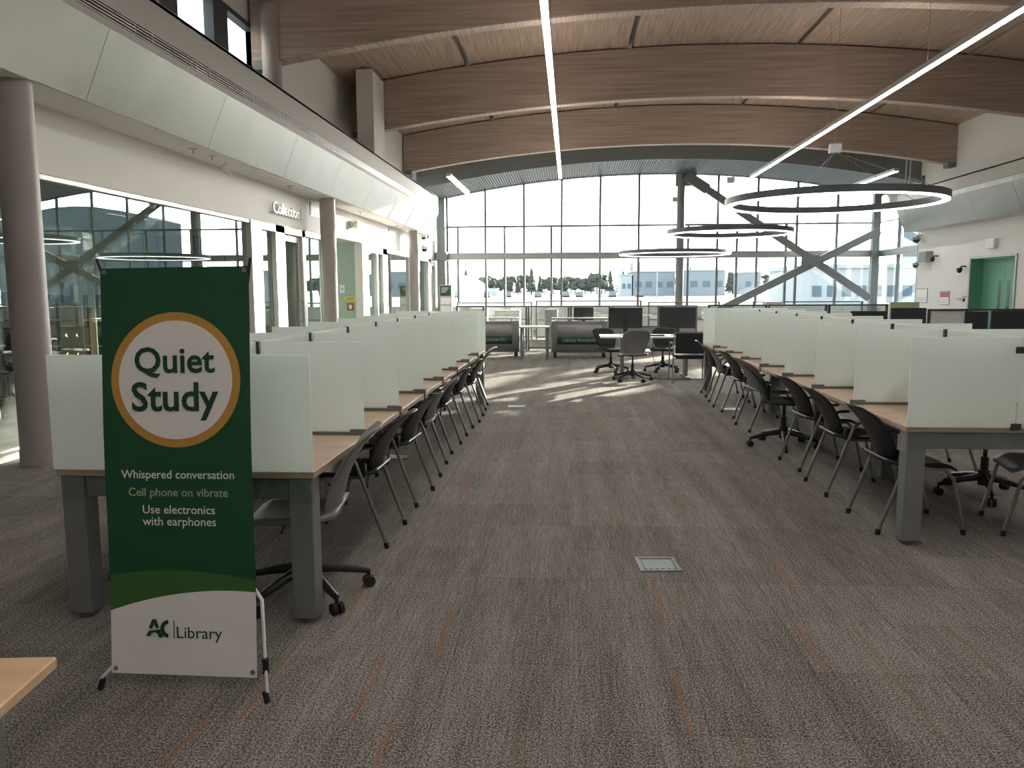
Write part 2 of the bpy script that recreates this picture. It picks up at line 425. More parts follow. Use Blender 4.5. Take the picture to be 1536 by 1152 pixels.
BEAMS = [(1.2, 'overhead before the first round column'), (7.25, 'over the first round column'), (13.3, 'over the near clerestory windows'), (19.35, 'springing from behind the square grey post'), (25.4, 'next to the corrugated window soffit')]
for y, w in BEAMS:
    n = 48; xs_ = [-5.25 + (11.5 + 5.25) * k / n for k in range(n + 1)]
    t = thing('glulam_beam', 'arched brown glulam roof beam ' + w, 'beam', (0, y, 0))
    for q in range(1):
        pl = [(x, arch(x, 6.0)) for x in xs_] + [(x, arch(x, 7.12)) for x in xs_[::-1]]
        MB().prism(pl, lambda u, v, w_: (u, w_, v), 0.0, 0.30).build('beam_body', 'glulam', t)
        pl = [(x, arch(x, 5.985)) for x in xs_] + [(x, arch(x, 6.0)) for x in xs_[::-1]]
        MB().prism(pl, lambda u, v, w_: (u, w_, v), 0.02, 0.28).build('soffit_lamella', 'deck', t)
    for sx in (-5.1, 11.38): MB().box(sx - .12, sx + .1, -.02, .32, arch(sx, 5.9), arch(sx, 6.05)).build('bearing_shoe', 'steel_grey', t)

# ---- left wall: upper wall, clerestory, band, glazing
wlft = struct('wall_left')
MB().box(XL - .2, XL, YB, 17.0, 2.72, 3.42).build('wall_band', 'white_paint', wlft)
MB().box(XL - .2, XL, 17.0, 20.0, 2.74, 3.42).build('wall_band', 'white_paint', wlft)
MB().box(XL - .2, XL, 20.0, 31.0, 2.72, 3.42).build('wall_band', 'white_paint', wlft)
MB().box(XL - .2, XL, 19.85, 20.45, 0, 2.74).build('wall_pier', 'white_paint', wlft)
UX = -5.3
def upper(y0, y1, z0, z1): MB().box(UX - .2, UX, y0, y1, z0, z1).build('upper_wall_panel', 'upper_wall', wlft)
upper(YB, 6.0, 4.4, 6.6); upper(6.0, 14.1, 4.4, 5.0); upper(6.0, 14.1, 5.92, 6.6); upper(14.1, 26.5, 4.4, 6.6)
MB().box(UX - .22, UX - .02, 26.5, YF, 5.3, 6.6).build('upper_wall_panel', 'upper_wall', wlft)
# soffit and ledge
so = struct('trim_1', MB().box(XL, -4.665, YB, 26.5, 3.38, 3.42), 'soffit_paint')
MB().box(UX, -4.37, YB, 26.5, 4.56, 4.6).build('ledge', 'taupe_paint', so)
# clerestory windows
cw = struct('window_1')
cl_edges = [6.0, 7.2, 8.9, 10.6, 12.2, 13.75]
MB().box(UX - .12, UX + .03, 6.0, 14.1, 4.98, 5.06).build('sill', 'white_paint', cw)
MB().box(UX - .12, UX + .03, 6.0, 14.1, 5.84, 5.92).build('head_frame', 'steel_dark', cw)
for k, y in enumerate(cl_edges): MB().box(UX - .12, UX + .03, y - (.0 if k == 0 else .25), y + .25 if k else y + .1, 5.06, 5.84).build('mullion', 'steel_dark', cw)
MB().box(UX - .12, UX + .03, 13.5, 14.1, 5.06, 5.84).build('mullion', 'steel_dark', cw)
for k in range(len(cl_edges) - 1):
    MB().box(UX - .08, UX - .06, cl_edges[k] + .1, cl_edges[k + 1] - .1, 5.06, 5.84).build('glass_pane', 'window_glass', cw)

# galvanised sloped bulkheads (mirror image left and right)
def bulkhead(name, sgn, xw, yend, seam_list, label_side):
    # xw: room side reference; profile points measured from the wall
    xb, xu = (xw + .55 * sgn), (xw + .83 * sgn)
    o = struct(name)
    zb, zu, zt = 3.38, 4.04, 4.595
    ed = [YB] + seam_list + [yend]
    for a, b in zip(ed[:-1], ed[1:]):
        g = 0.004
        pl = [(xb, zb), (xu, zu), (xu - .03 * sgn, zu + .01), (xb - .03 * sgn, zb + .01)]
        MB().prism(pl, lambda u, v, w: (u, w, v), a + g, b - g).build('metal_panel', 'galvanised', o)
    bk = MB().prism([(xb - .04 * sgn, zb + .005), (xu - .035 * sgn, zu), (xu - .035 * sgn, zu + .05), (xu - .22 * sgn, zu + .05), (xu - .22 * sgn, zu + .23), (xu - .035 * sgn, zu + .23), (xu - .035 * sgn, zt - .01), (xw, zt - .01), (xw, zb + .045)], lambda u, v, w: (u, w, v), YB, yend - .02)
    bk.build('backing', 'grille_metal', o)
    up = 'taupe_paint'
    def face(z0, z1, y0=YB, y1=yend, dx=0.0, nm='fascia', mt=up):
        x0, x1 = sorted((xu - .03 * sgn, xu + dx * sgn)); return MB().box(x0, x1, y0, y1, z0, z1).build(nm, mt, o)
    face(zu, zu + .075); face(zu + .20, zt)
    yy = YB; k = 0; lens = (1.0, .34)
    gy = []
    while yy < yend - .5:
        gy.append(yy); yy += lens[k % 2]; k += 1
    for y in gy: face(zu + .075, zu + .20, y, y + .018, -.004, 'grille_divider', 'grille_metal')
    for q in range(4):
        z = zu + .083 + q * .031
        x0, x1 = sorted((xu - .012 * sgn, xu - .002 * sgn)); MB().box(x0, x1, YB, yend - .3, z, z + .012).build('grille_slat', 'grille_metal', o)
    MB().prism([(xb, zb), (xu, zu), (xu, zt), (xw, zt), (xw, zb)], lambda u, v, w: (u, w, v), yend - .02, yend).build('end_cap', 'galvanised', o)
    return o
bulkhead('trim_2', 1, XL, 26.5, [1.2, 4.4, 7.6, 10.2, 12.9, 15.4, 17.9, 20.4, 22.6, 24.7], 'left')
bulkhead('trim_3', -1, XR, 27.3, [1.2, 4.4, 7.6, 10.2, 12.9, 15.4, 17.9, 20.4, 22.6, 24.9], 'right')
MB().box(10.865, XR, YB, 27.3, 3.38, 3.42).build('soffit', 'soffit_paint', so)
MB().box(10.57, XR + .1, YB, 27.3, 4.56, 4.6).build('ledge', 'taupe_paint', so)

# storefront glazing on the left: frames and panes
w2 = struct('window_2')
def pane(y0, y1, z0, z1, x=XL - .09): MB().box(x - .006, x + .006, y0, y1, z0, z1).build('glass_pane', 'store_glass', w2)
def fpost(y0, y1, z1=2.72, mt='door_metal', nm='frame_post', x0=XL - .14, x1=XL + .0, z0=0.0): MB().box(x0, x1, y0, y1, z0, z1).build(nm, mt, w2)
joints = [-1.0, 1.2, 3.4, 5.5, 7.3, 8.57, 9.67, 10.89, 12.02, 12.88]
for a, b in zip(joints[:-1], joints[1:]): pane(a + .004, b - .004, .06, 2.70)
fpost(-1.0, 12.9, .06, nm='bottom_rail'); fpost(-1.0, 13.3, 2.72, nm='head_rail', z0=2.67, x1=XL - .02)
fpost(12.86, 13.30)
pane(13.30, 13.95, .06, 2.60); fpost(13.95, 14.40); 
fpost(13.3, 15.55, 2.72, nm='head_rail', z0=2.60)
fpost(15.35, 15.53); pane(15.53, 16.9, .06, 2.62); fpost(15.53, 17.0, 2.72, nm='head_rail', z0=2.62); fpost(16.9, 17.02)
fpost(13.3, 14.4, .06, nm='bottom_rail'); fpost(15.53, 17, .06, nm='bottom_rail')
pane(20.45, 21.42, .06, 2.55); fpost(21.36, 21.48); fpost(22.05, 22.62); pane(22.62, 25.9, .06, 2.62)
fpost(20.45, 22.62, 2.72, nm='head_rail', z0=2.55); fpost(22.62, 26.0, 2.72, nm='head_rail', z0=2.62); fpost(25.9, 26.1)
pane(21.48, 22.05, .06, 2.55); pane(26.1, 29.2, .06, 2.60); fpost(29.2, 29.7); fpost(30.7, 31.0); fpost(26.1, 30.7, 2.72, nm='head_rail', z0=2.60); fpost(26.1, 29.2, .06, nm='bottom_rail'); fpost(20.45, 25.9, .06, nm='bottom_rail')
# glazing above the band beyond the bulkhead end
for a, b in ((26.55, 28.0), (28.06, 29.5), (29.56, 30.95)):
    pane(a, b, 3.46, 3.95); pane(a, b, 4.0, 5.28)
for y in (26.5, 28.0, 29.5): MB().box(XL - .14, XL - .02, y, y + .06, 3.42, 5.3).build('frame_post', 'steel_grey', w2)
MB().box(XL - .14, XL - .02, 26.5, 31, 3.95, 4.0).build('transom', 'steel_grey', w2)
def glass_door(name, y0, y1, zt, n):
    d = struct(name)
    MB().box(XL - .11, XL - .05, y0, y0 + .09, .02, zt).build('stile', 'door_metal', d); MB().box(XL - .11, XL - .05, y1 - .09, y1, .02, zt).build('stile', 'door_metal', d)
    MB().box(XL - .11, XL - .05, y0 + .09, y1 - .09, zt - .1, zt).build('top_rail', 'door_metal', d); MB().box(XL - .11, XL - .05, y0 + .09, y1 - .09, .02, .2).build('bottom_rail', 'door_metal', d)
    MB().box(XL - .086, XL - .074, y0 + .09, y1 - .09, .2, zt - .1).build('glass_pane', 'store_glass', d)
    MB().tube([(XL - .05, y1 - .05, .95), (XL, y1 - .05, .97), (XL, y1 - .05, 1.35), (XL - .05, y1 - .05, 1.37)], .012, 8).build('pull_handle', 'tube_metal', d)
glass_door('door_1', 14.42, 15.34, 2.58, 1)
glass_door('door_2', 29.72, 30.68, 2.58, 2)

# corridor opening with its pale green end wall
al = struct('wall_alcove')
MB().box(-9.0, XL - .2, 19.9, 20.1, 0, 2.9).build('end_wall', 'alcove_green', al)
MB().box(-9.0, XL - .2, 17.0, 20.0, 2.76, 2.9).build('alcove_ceiling', 'white_paint', al)
MB().box(-9.0, XL - .2, 16.98, 17.04, 0, 2.76).build('side_wall', 'alcove_green', al)

# ---- collection room behind the glass
rf = struct('floor_collection', MB().box(-14, XL - .1, YB, 31.1, -.2, 0), 'carpet')
cc = struct('ceiling_collection', MB().box(-14, UX - .2, YB, 31.1, 3.42, 3.5), 'soffit_paint')
MB().box(-13, -10, 3, 22, 3.51, 9.5).build('rooftop_plant_room', 'grey_wall', cc)
wc = struct('wall_collection')
MB().box(-14.2, -14.0, YB, 31.1, 0, 3.5).build('outer_wall', 'white_paint', wc)
MB().box(-14.2, XL - .2, YB - .1, YB, 0, 3.5).build('rear_wall', 'white_paint', wc)
MB().box(-14.2, XL - .2, 31.0, 31.1, 0, 3.5).build('end_wall', 'white_paint', wc)
MB().box(UX - .2, UX - .1, YB, 26.4, 3.42, 4.6).build('inner_upper_wall', 'white_paint', wc)

# ---- right wall
wr = struct('wall_right')
def rw(y0, y1, z0, z1, mt='grey_wall', x0=XR, nm='wall_panel'): MB().box(x0, XR + .25, y0, y1, z0, z1).build(nm, mt, wr)
rw(YB, 21.6, 0, 3.42); rw(23.9, 27.5, 0, 3.42); rw(21.6, 23.9, 2.38, 3.42)
rw(YB, 27.5, 3.42, 4.6, x0=XR + .1)
MB().box(11.5, 11.75, YB, YF, 4.4, 6.6).build('upper_wall_panel', 'upper_wall', wr)
w3 = struct('window_3')
for a, b in ((27.56, 29.2), (29.26, 30.95)):
    for z0, z1 in ((1.0, 2.72), (2.97, 3.96), (4.0, 5.1)): MB().box(XR + .05, XR + .062, a, b, z0, z1).build('glass_pane', 'window_glass', w3)
for y in (27.5, 29.2): MB().box(XR, XR + .12, y, y + .06, 0, 5.2).build('mullion', 'steel_grey', w3)
MB().box(XR - .02, XR + .14, 27.5, 31, 2.72, 2.97).build('transom', 'frame_metal', w3); MB().box(XR, XR + .1, 27.5, 31, 3.96, 4.0).build('transom', 'steel_grey', w3)
MB().box(XR, XR + .2, 27.5, 31, 0, 1.0).build('low_wall', 'grey_wall', w3)
# recessed green double door
d3 = struct('door_3')
DX = XR + .34
MB().box(XR + .0, DX, 21.57, 21.615, 0, 2.38).build('jamb', 'door_green', d3); MB().box(XR, DX, 23.885, 23.93, 0, 2.38).build('jamb', 'door_green', d3)
MB().box(XR, DX, 21.615, 23.885, 2.365, 2.41).build('head', 'door_green', d3)
for a, b in ((21.616, 22.747), (22.753, 23.884)):
    lf = MB().box(DX, DX + .05, a, b, .01, 2.36).build('door_leaf', 'door_green', d3)
    yc = b - .22 if a < 22 else a + .22
    MB().box(DX - .006, DX + .045, yc - .06, yc + .06, .95, 1.75).build('slit_window', 'screen_black', lf)
    MB().tube([(DX, yc, .85), (DX - .05, yc, .86), (DX - .05, yc, 1.05), (DX, yc, 1.06)], .01, 6).build('handle', 'tube_metal', lf)
MB().box(XR - .03, XR + .02, 21.52, 21.6, 0, 2.44).build('frame', 'frame_metal', d3); MB().box(XR - .03, XR + .02, 23.9, 23.98, 0, 2.44).build('frame', 'frame_metal', d3); MB().box(XR - .03, XR + .02, 21.6, 23.9, 2.38, 2.44).build('frame', 'frame_metal', d3)

# ---- far window wall
w4 = struct('window_4')
GX0, GX1 = -4.9, 11.3
tall = [-4.76, -3.28, -1.8, -.36, 1.1, 2.56, 4.05, 5.5, 6.97, 8.42, 9.88, 11.2]
low = [-4.76, -4.35, -3.28, -2.55, -1.8, -.75, -.36, 1.1, 2.56, 4.05, 4.42, 5.5, 6.23, 6.97, 8.04, 8.42, 9.88, 11.2]
def top(x): return arch(x, 5.85, 40)
for i in range(len(tall) - 1):
    a, b = tall[i] + .042, tall[i + 1] - .042
    xs_ = [a + (b - a) * k / 5 for k in range(6)]
    MB().prism([(a, 4.0), (b, 4.0)] + [(x, top(x)) for x in xs_[::-1]], lambda u, v, w: (u, w, v), YF - .006, YF + .006).build('glass_pane', 'window_glass', w4)
for x in tall: MB().box(x - .042, x + .042, YF - .06, YF + .06, 3.99, top(x) + .02).build('mullion', 'steel_grey', w4)
for i in range(len(low) - 1):
    a, b = low[i] + .042, low[i + 1] - .042
    for z0, z1 in ((.92, 2.72), (2.97, 3.95)): MB().box(a, b, YF - .006, YF + .006, z0, z1).build('glass_pane', 'window_glass', w4)
for x in low: MB().box(x - .042, x + .042, YF - .06, YF + .06, .9, 3.96).build('mullion', 'steel_grey', w4)
MB().box(-5.2, XR, YF - .16, YF + .08, 2.72, 2.97).build('main_transom', 'frame_metal', w4)
MB().box(-5.2, XR, YF - .05, YF + .06, 3.935, 4.005).build('thin_transom', 'steel_grey', w4)
MB().box(-5.2, XR + .2, YF - .1, YF + .15, 0, .92).build('sill_wall', 'grey_wall', w4)
wf = struct('wall_far')
xs_ = [XL - .2 + (XR - XL + .5) * k / 40 for k in range(41)]
MB().prism([(x, top(x)) for x in xs_] + [(x, 7.6) for x in xs_[::-1]], lambda u, v, w: (u, w, v), YF, YF + .2).build('head_wall', 'corrugated', wf)
# corrugated arched soffit in front of the window head and its dark fascia
def corrug():
    mb = MB(); n = 190; V = []; Fs = []
    x = -5.2; st = (11.4 + 5.2) / n; pts = []
    for k in range(n):
        xa = -5.2 + k * st
        for q, dz in ((0, 0), (.42, 0), (.5, .035), (.92, .035)): pts.append((xa + st * q, top(xa + st * q) + .02 + dz))
    pts.append((11.4, top(11.4) + .02))
    for (px, pz) in pts: V += [(px, 27.9, pz + .06), (px, YF - .02, pz)]
    for i in range(len(pts) - 1): Fs.append((2 * i, 2 * i + 1, 2 * i + 3, 2 * i + 2))
    return mb.add(V, Fs)
corrug().build('corrugated_soffit', 'corrugated', wf)
MB().prism([(x, top(x) + .05) for x in xs_] + [(x, arch(x, 7.2)) for x in xs_[::-1]], lambda u, v, w: (u, w, v), 27.8, 27.9).build('fascia', 'corrugated', wf)
# rear wall behind the viewpoint
wb = struct('wall_back')
MB().box(XL - .2, XR + .3, YB - .2, YB, 0, .8).build('low_wall', 'white_paint', wb); MB().box(XL - .2, XR + .3, YB - .2, YB, 3.6, 7.6).build('high_wall', 'white_paint', wb)
for x in (XL - .2, -1.6, 2.4, 6.4, XR - .3): MB().box(x, x + .6, YB - .2, YB, .8, 3.6).build('pier', 'white_paint', wb)
for a, b in ((XL + .4, -1.6), (-1.0, 2.4), (3.0, 6.4), (7.0, XR - .3)): MB().box(a, b, YB - .2, YB, .8, 3.6).build('infill_panel', 'white_paint', wb)

# ================================================================== STRUCTURAL THINGS
def round_column(x, y, z0, z1, r, label, base=True):
    t = thing('round_column', label, 'column', (x, y, 0))
    MB().cyl((0, 0, z0 + (.14 if base else 0)), (0, 0, z1), r, 32).build('shaft', 'column_paint', t)
    if base: MB().cyl((0, 0, 0), (0, 0, .14), r + .006, 32).build('base_sleeve', 'column_paint', t)
round_column(-4.85, 6.85, 0, 3.38, .155, 'thick grey round column beside the frosted end panel of the bannered desk')
round_column(-4.85, 15.9, 0, 3.38, .155, 'grey round column next to the Collection I doorway')
round_column(-4.85, 24.7, 0, 3.38, .155, 'grey round column carrying the white security cameras')
round_column(-4.93, 13.35, 4.6, 6.2, .155, 'short dark round post on the ledge at the end of the clerestory windows', False)
t = thing('square_post', 'pale grey square post standing on the ledge between clerestory and window', 'post', (0, 0, 0))
MB().box(-4.80, -4.44, 18.2, 19.3, 4.6, 6.45).build('shaft', 'upper_wall', t)
MB().box(-4.80, -4.42, 18.16, 18.2, 4.6, 6.45).build('cover_plate', 'upper_wall', t)
t = thing('corner_post', 'grey steel post at the corner of glass storefront and window wall', 'post', (-4.95, 30.7, 0))
MB().cbox(-.16, .16, -.16, .16, 0, 5.02, .01).build('shaft', 'steel_grey', t); MB().box(-.22, .22, -.22, .22, 2.68, 3.0).build('node_plate', 'steel_grey', t)
t = thing('steel_mast', 'tall grey steel post in the middle of the window wall', 'post', (4.07, 30.62, 0))
MB().cyl((0, 0, 0), (0, 0, 5.78), .15, 24).build('shaft', 'steel_grey', t); MB().box(-.2, .55, -.03, .03, 5.35, 5.85).build('gusset', 'steel_grey', t)
t = thing('corner_post', 'grey steel post where window wall meets the glazing beside the notices', 'post', (11.18, 30.7, 0))
MB().cbox(-.13, .13, -.13, .13, 0, 5.02, .01).build('shaft', 'steel_grey', t)
t = thing('cross_brace', 'long grey diagonal steel brace descending from the mast top to the corner post', 'brace')
MB().bar((4.35, 30.4, 5.62), (10.95, 30.4, 1.2), .16, .26).build('strut', 'steel_grey', t); MB().bar((4.2, 30.4, 5.72), (5.0, 30.4, 5.19), .18, .36).build('end_fork', 'steel_grey', t)
t = thing('cross_brace', 'shorter grey steel brace rising from the low screens to the corner post', 'brace')
MB().bar((4.12, 30.12, .10), (11.1, 30.12, 3.62), .16, .26).build('strut', 'steel_grey', t)
MB().box(8.35, 9.0, 29.98, 30.03, 2.35, 2.75).build('cross_plate', 'steel_grey', t)

# ================================================================== LIGHTS
def linear_light(x, y0, y1, z, label, cables, w=.10):
    t = thing('linear_light', label, 'ceiling light', (x, y0, z)); L = y1 - y0
    MB().cbox(-w / 2, w / 2, 0, L, .012, .10, .003).build('housing', 'light_body', t)
    MB().box(-w / 2 + .008, w / 2 - .008, .01, L - .01, 0, .012).build('diffuser', 'diffuser', t)
    if L > 10: MB().box(-w / 2 + .012, w / 2 - .012, .01, L - .01, .10, .104).build('uplight_strip', 'uplight', t)
    for yy in cables: MB().cyl((0, yy - y0, .104), (0, yy - y0, arch(x, 7.16) - z), .004, 6).build('cable', 'cable_steel', t)
linear_light(-.33, -4.6, 24.8, 4.9, 'long linear pendant light running above the aisle carpet', (-4.2, .5, 5, 9.5, 13, 18.2, 24.4))
linear_light(5.45, -4.6, 25.2, 4.9, 'long linear pendant light running past the ring lights', (-4.2, .5, 5, 9.5, 13.18, 18, 24.8))
linear_light(-3.63, 24.0, 28.4, 4.9, 'short linear pendant light beside the sunlit bulkhead end', (24.2, 27.7), .14)
linear_light(9.35, 24.3, 28.3, 4.9, 'short linear pendant light near the white wall with the green door', (24.5, 27.7), .14)
def ring_light(cx, cy, z, D, label, boxz, ht=.13, wd=.13):
    t = thing('ring_light', label, 'ring light', (cx, cy, z)); R = D / 2; n = 72
    def ringmb(r0, r1, z0, z1):
        mb = MB(); V = []; Fs = []
        for k in range(n):
            a = 2 * PI * k / n; c, s = math.cos(a), math.sin(a)
            V += [(r0 * c, r0 * s, z0), (r1 * c, r1 * s, z0), (r1 * c, r1 * s, z1), (r0 * c, r0 * s, z1)]
        for k in range(n):
            a, b = 4 * k, 4 * ((k + 1) % n)
            for q in range(4): Fs.append((a + q, b + q, b + (q + 1) % 4, a + (q + 1) % 4))
        return mb.add(V, Fs, False)
    ringmb(R - wd, R, .02, ht).build('ring_body', 'ring_body', t)
    ringmb(R - wd + .012, R - .012, 0, .021).build('diffuser', 'ring_diffuser', t)
    MB().box(-.09, .09, -.06, .06, boxz - z, boxz - z + .14).build('power_box', 'light_body', t)
    MB().cyl((0, 0, boxz - z + .14), (0, 0, arch(cx, 7.16) - z), .004, 6).build('cable', 'cable_steel', t)
    for k in range(5):
        a = 2 * PI * (k + .3) / 5; MB().cyl((.05 * math.cos(a), .04 * math.sin(a), boxz - z), ((R - wd / 2) * math.cos(a), (R - wd / 2) * math.sin(a), ht), .004, 6).build('cable', 'cable_steel', t)
ring_light(4.37, 13.98, 2.95, 3.50, 'largest-looking dark ring pendant light hung from a small power box', 3.80)
ring_light(3.84, 20.05, 2.87, 3.0, 'dark ring pendant light hung between the big ring and the lowest ring', 4.1)
ring_light(3.28, 26.0, 2.64, 3.5, 'lowest dark ring pendant light in front of the window transom', 4.3)

# ================================================================== DESKS
PITCH_Y = .9265
def panel(w, h, t=.012): return MB().cbox(0, w, -t / 2, t / 2, 0, h, .002)
def desk(xa, sgn, y0, label, nb=8):
    """xa = aisle edge, sgn = direction from aisle edge to the spine"""
    Wd = 1.24; L = nb * PITCH_Y
    t = thing('study_desk', label, 'desk', (xa, y0, 0))
    def X(u): return u * sgn
    def bx(u0, u1, ya, yb, z0, z1, name, mt, par=None, b=.004):
        a, c = sorted((X(u0), X(u1))); return MB().cbox(a, c, ya, yb, z0, z1, b).build(name, mt, par or t)
    bx(0, Wd, 0, L, .705, .74, 'tabletop', 'maple')
    for yy in (.01, L - .12):
        for u in (.015, Wd - .125):
            lg = bx(u, u + .11, yy, yy + .11, .03, .705, 'leg', 'desk_metal')
            a, c = sorted((X(u + .03), X(u + .08))); MB().cyl(((a + c) / 2, yy + .055, 0), ((a + c) / 2, yy + .055, .03), .03, 12).build('foot', 'clip_metal', lg)
        bx(.125, Wd - .125, yy + .02, yy + .09, .60, .70, 'end_rail', 'desk_metal')
    for u in (.18, Wd - .22): bx(u, u + .04, .12, L - .12, .62, .70, 'side_rail', 'desk_metal')
    for q in (2, 4, 6): bx(Wd / 2 - .06, Wd / 2 + .06, q * PITCH_Y - .05, q * PITCH_Y + .05, 0, .705, 'centre_leg', 'desk_metal')
    # end screens
    for yy in (-.008, L + .008):
        for u0, u1 in ((.0, Wd / 2 - .004), (Wd / 2 + .004, Wd)):
            e = bx(u0, u1, yy - .006, yy + .006, .738, 1.276, 'end_panel', 'frosted', b=.002)
            bx(u0, u1, yy - .006, yy + .006, .59, .736, 'clear_strip', 'low_glass', e, b=.002)
        for u, zz in ((Wd / 2, 1.2), (Wd / 2, .745)): bx(u - .03, u + .03, yy - .012, yy + .012, zz - .02, zz + .02, 'panel_clip', 'clip_dark')
    for k in range(nb):
        ya, yb = k * PITCH_Y, (k + 1) * PITCH_Y
        bx(Wd / 2 - .006, Wd / 2 + .006, ya + .02, yb - .02, .75, 1.276, 'spine_panel', 'frosted', b=.002)
    for k in range(1, nb):
        ya = k * PITCH_Y
        for (u0, u1, ue) in ((.0, Wd / 2 - .03, 0), (Wd / 2 + .03, Wd, 1)):
            d = bx(u0 + (.006 if ue == 0 else 0), u1 - (.006 if ue else 0), ya - .006, ya + .006, .758, 1.276, 'divider_panel', 'frosted', b=.002)
            bx(u0 + .02, u1 - .02, ya - .012, ya + .012, .741, .759, 'base_channel', 'clip_metal', d, .002)
            ua, ub = (-.014, .085) if ue == 0 else (Wd - .085, Wd + .014)
            bx(ua, ub, ya - .016, ya + .016, .74, .775, 'edge_clamp', 'clip_metal', d, .003)
            uc, ud = (-.014, 0) if ue == 0 else (Wd, Wd + .014)
            bx(uc, ud, ya - .016, ya + .016, .69, .74, 'edge_clamp', 'clip_metal', d, .003)
        bx(Wd / 2 - .02, Wd / 2 + .02, ya - .018, ya + .018, 1.205, 1.277, 'spine_connector', 'clip_dark')
        bx(Wd / 2 - .03, Wd / 2 + .03, ya - .014, ya + .014, .74, .80, 'spine_connector', 'clip_dark')
    return t
LX, LY, RX, RY = -1.17, 3.504, 2.007, 4.87
desk(LX, -1, LY, 'long maple study desk with frosted screens right behind the banner')
desk(RX, 1, RY, 'long maple study desk with frosted screens opposite the bannered desk')

# ================================================================== CHAIRS
def back_fn(wide=.225, h=.375, x0=-.185, z0=.44, lean=.19):
    def fn(u, v):
        s = 2 * u - 1
        hw = wide * (.62 + .38 * math.sin(min(1, v * 1.25) * PI / 2)) * (1 - .30 * max(0, (v - .82) / .18) ** 2)
        cor = 0
        x = x0 - lean * (v ** 1.25) + .055 * (s * s) * (1 - .35 * v) + .025 * math.sin(v * PI) - .03 * max(0, v - .85) / .15
        z = z0 + h * (v - .02 * s * s * v)
        return (x, hw * s, z), Vector((-1, -.35 * s, -.25)).normalized()
    return fn
def seat_fn(hw=.225, d=.43, z=.455):
    def fn(u, v):
        s = 2 * u - 1; x = -.20 + d * v
        w = hw * (1 - .12 * (abs(2 * v - 1) ** 3))
        zz = z - .018 * (1 - s * s) * math.sin(v * PI) - .035 * max(0, (v - .75) / .25) ** 2 + .02 * max(0, (.2 - v) / .2)
        return (x, w * s, zz), Vector((0, 0, -1))
    return fn
def make_stack_chair(shell):
    t = thing('stacking_chair', 'x', 'chair')
    MB().grid(seat_fn(), 8, 8, .022).build('seat', shell, t)
    MB().grid(back_fn(), 10, 12, .010).build('backrest', shell, t)
    for s in (-1, 1):
        rl = MB().tube([(-.27, s * .245, .02), (-.12, s * .245, .44), (-.085, s * .245, .535), (-.03, s * .24, .575), (.05, s * .235, .58)], .0125, 8).build('rear_leg', 'tube_metal', t)
        MB().cyl((-.272, s * .245, 0), (-.266, s * .245, .035), .016, 10).build('glide', 'rubber', rl)
        MB().cbox(-.145, -.05, s * .215 - .02, s * .215 + .02, .43, .52, .008).build('joint_block', 'black_plastic', rl)
        flg = MB().tube([(.27, s * .24, .02), (.19, s * .24, .36), (.13, s * .235, .425), (-.12, s * .225, .435)], .0125, 8).build('front_leg', 'tube_metal', t)
        MB().cyl((.272, s * .24, 0), (.266, s * .24, .035), .016, 10).build('glide', 'rubber', flg)
    MB().tube([(-.1, -.225, .43), (-.1, .225, .43)], .011, 8).build('cross_tube', 'tube_metal', t)
    return t
def make_swivel(shell, tall=False):
    t = thing('swivel_chair', 'x', 'chair')
    MB().grid(seat_fn(.235, .45, .47), 8, 8, .03).build('seat', shell, t)
    MB().grid(back_fn(.235, .45 if tall else .38, -.185, .44, .19), 10, 12, .012).build('backrest', shell, t)
    MB().cyl((0, 0, .16), (0, 0, .30), .028, 14).tube([(0, 0, .30), (0, 0, .44)], .016, 12).build('gas_column', 'black_plastic', t)
    MB().cbox(-.12, .12, -.09, .09, .425, .452, .01).build('tilt_plate', 'black_plastic', t)
    MB().tube([(.05, .08, .435), (.05, .20, .425), (.05, .25, .41)], .007, 6).build('lever', 'black_plastic', t)
    hub = MB().cyl((0, 0, .085), (0, 0, .20), .042, 16).build('base_hub', 'black_plastic', t)
    for k in range(5):
        a = 2 * PI * k / 5 + .98; c, s = math.cos(a), math.sin(a)
        ex, ey = .33 * c, .33 * s
        b = MB(); b.tube([(.03 * c, .03 * s, .145), (.16 * c, .16 * s, .125), (ex, ey, .085)], [.030, .024, .016], 8); b.cyl((ex, ey, .05), (ex, ey, .095), .010, 8)
        arm = b.build('base_arm', 'black_plastic', t)
        w = MB(); px, py = -s, c
        for q in (-1, 1): w.cyl((ex + px * q * .008, ey + py * q * .008, .03), (ex + px * q * .028, ey + py * q * .028, .03), .030, 14)
        w.build('caster', 'rubber', arm)
    return t
protos = {'black': make_stack_chair('black_plastic'), 'grey': make_stack_chair('grey_plastic'), 'swg': make_swivel('grey_plastic', True), 'swb': make_swivel('black_fabric')}
usedp = set()
def chair(kind, x, y, rz, label):
    p = protos[kind]
    o = p if kind not in usedp else copy_tree(p); usedp.add(kind)
    o.location = (x, y, 0); o.rotation_euler = (0, 0, rz); tag(o, label, 'chair', 'chairs at the study desks'); return o
ORD = ['first', 'second', 'third', 'fourth', 'fifth', 'sixth', 'seventh', 'eighth']
jit = random.Random(3)
for k in range(8):
    y = LY + PITCH_Y * (k + .5)
    w = ORD[k] + ' seat from the banner on the aisle side of the bannered desk'
    if k == 0: chair('swg', -1.36, 3.88, PI + .12, 'grey swivel chair, first aisle seat from the banner at the bannered desk')
    elif k == 3: chair('grey', -1.37, y, PI + .05, 'grey stacking chair, ' + w)
    else: chair('black', -1.37 + jit.uniform(-.02, .03), y + jit.uniform(-.05, .05), PI + jit.uniform(-.08, .08), 'black stacking chair, ' + w)
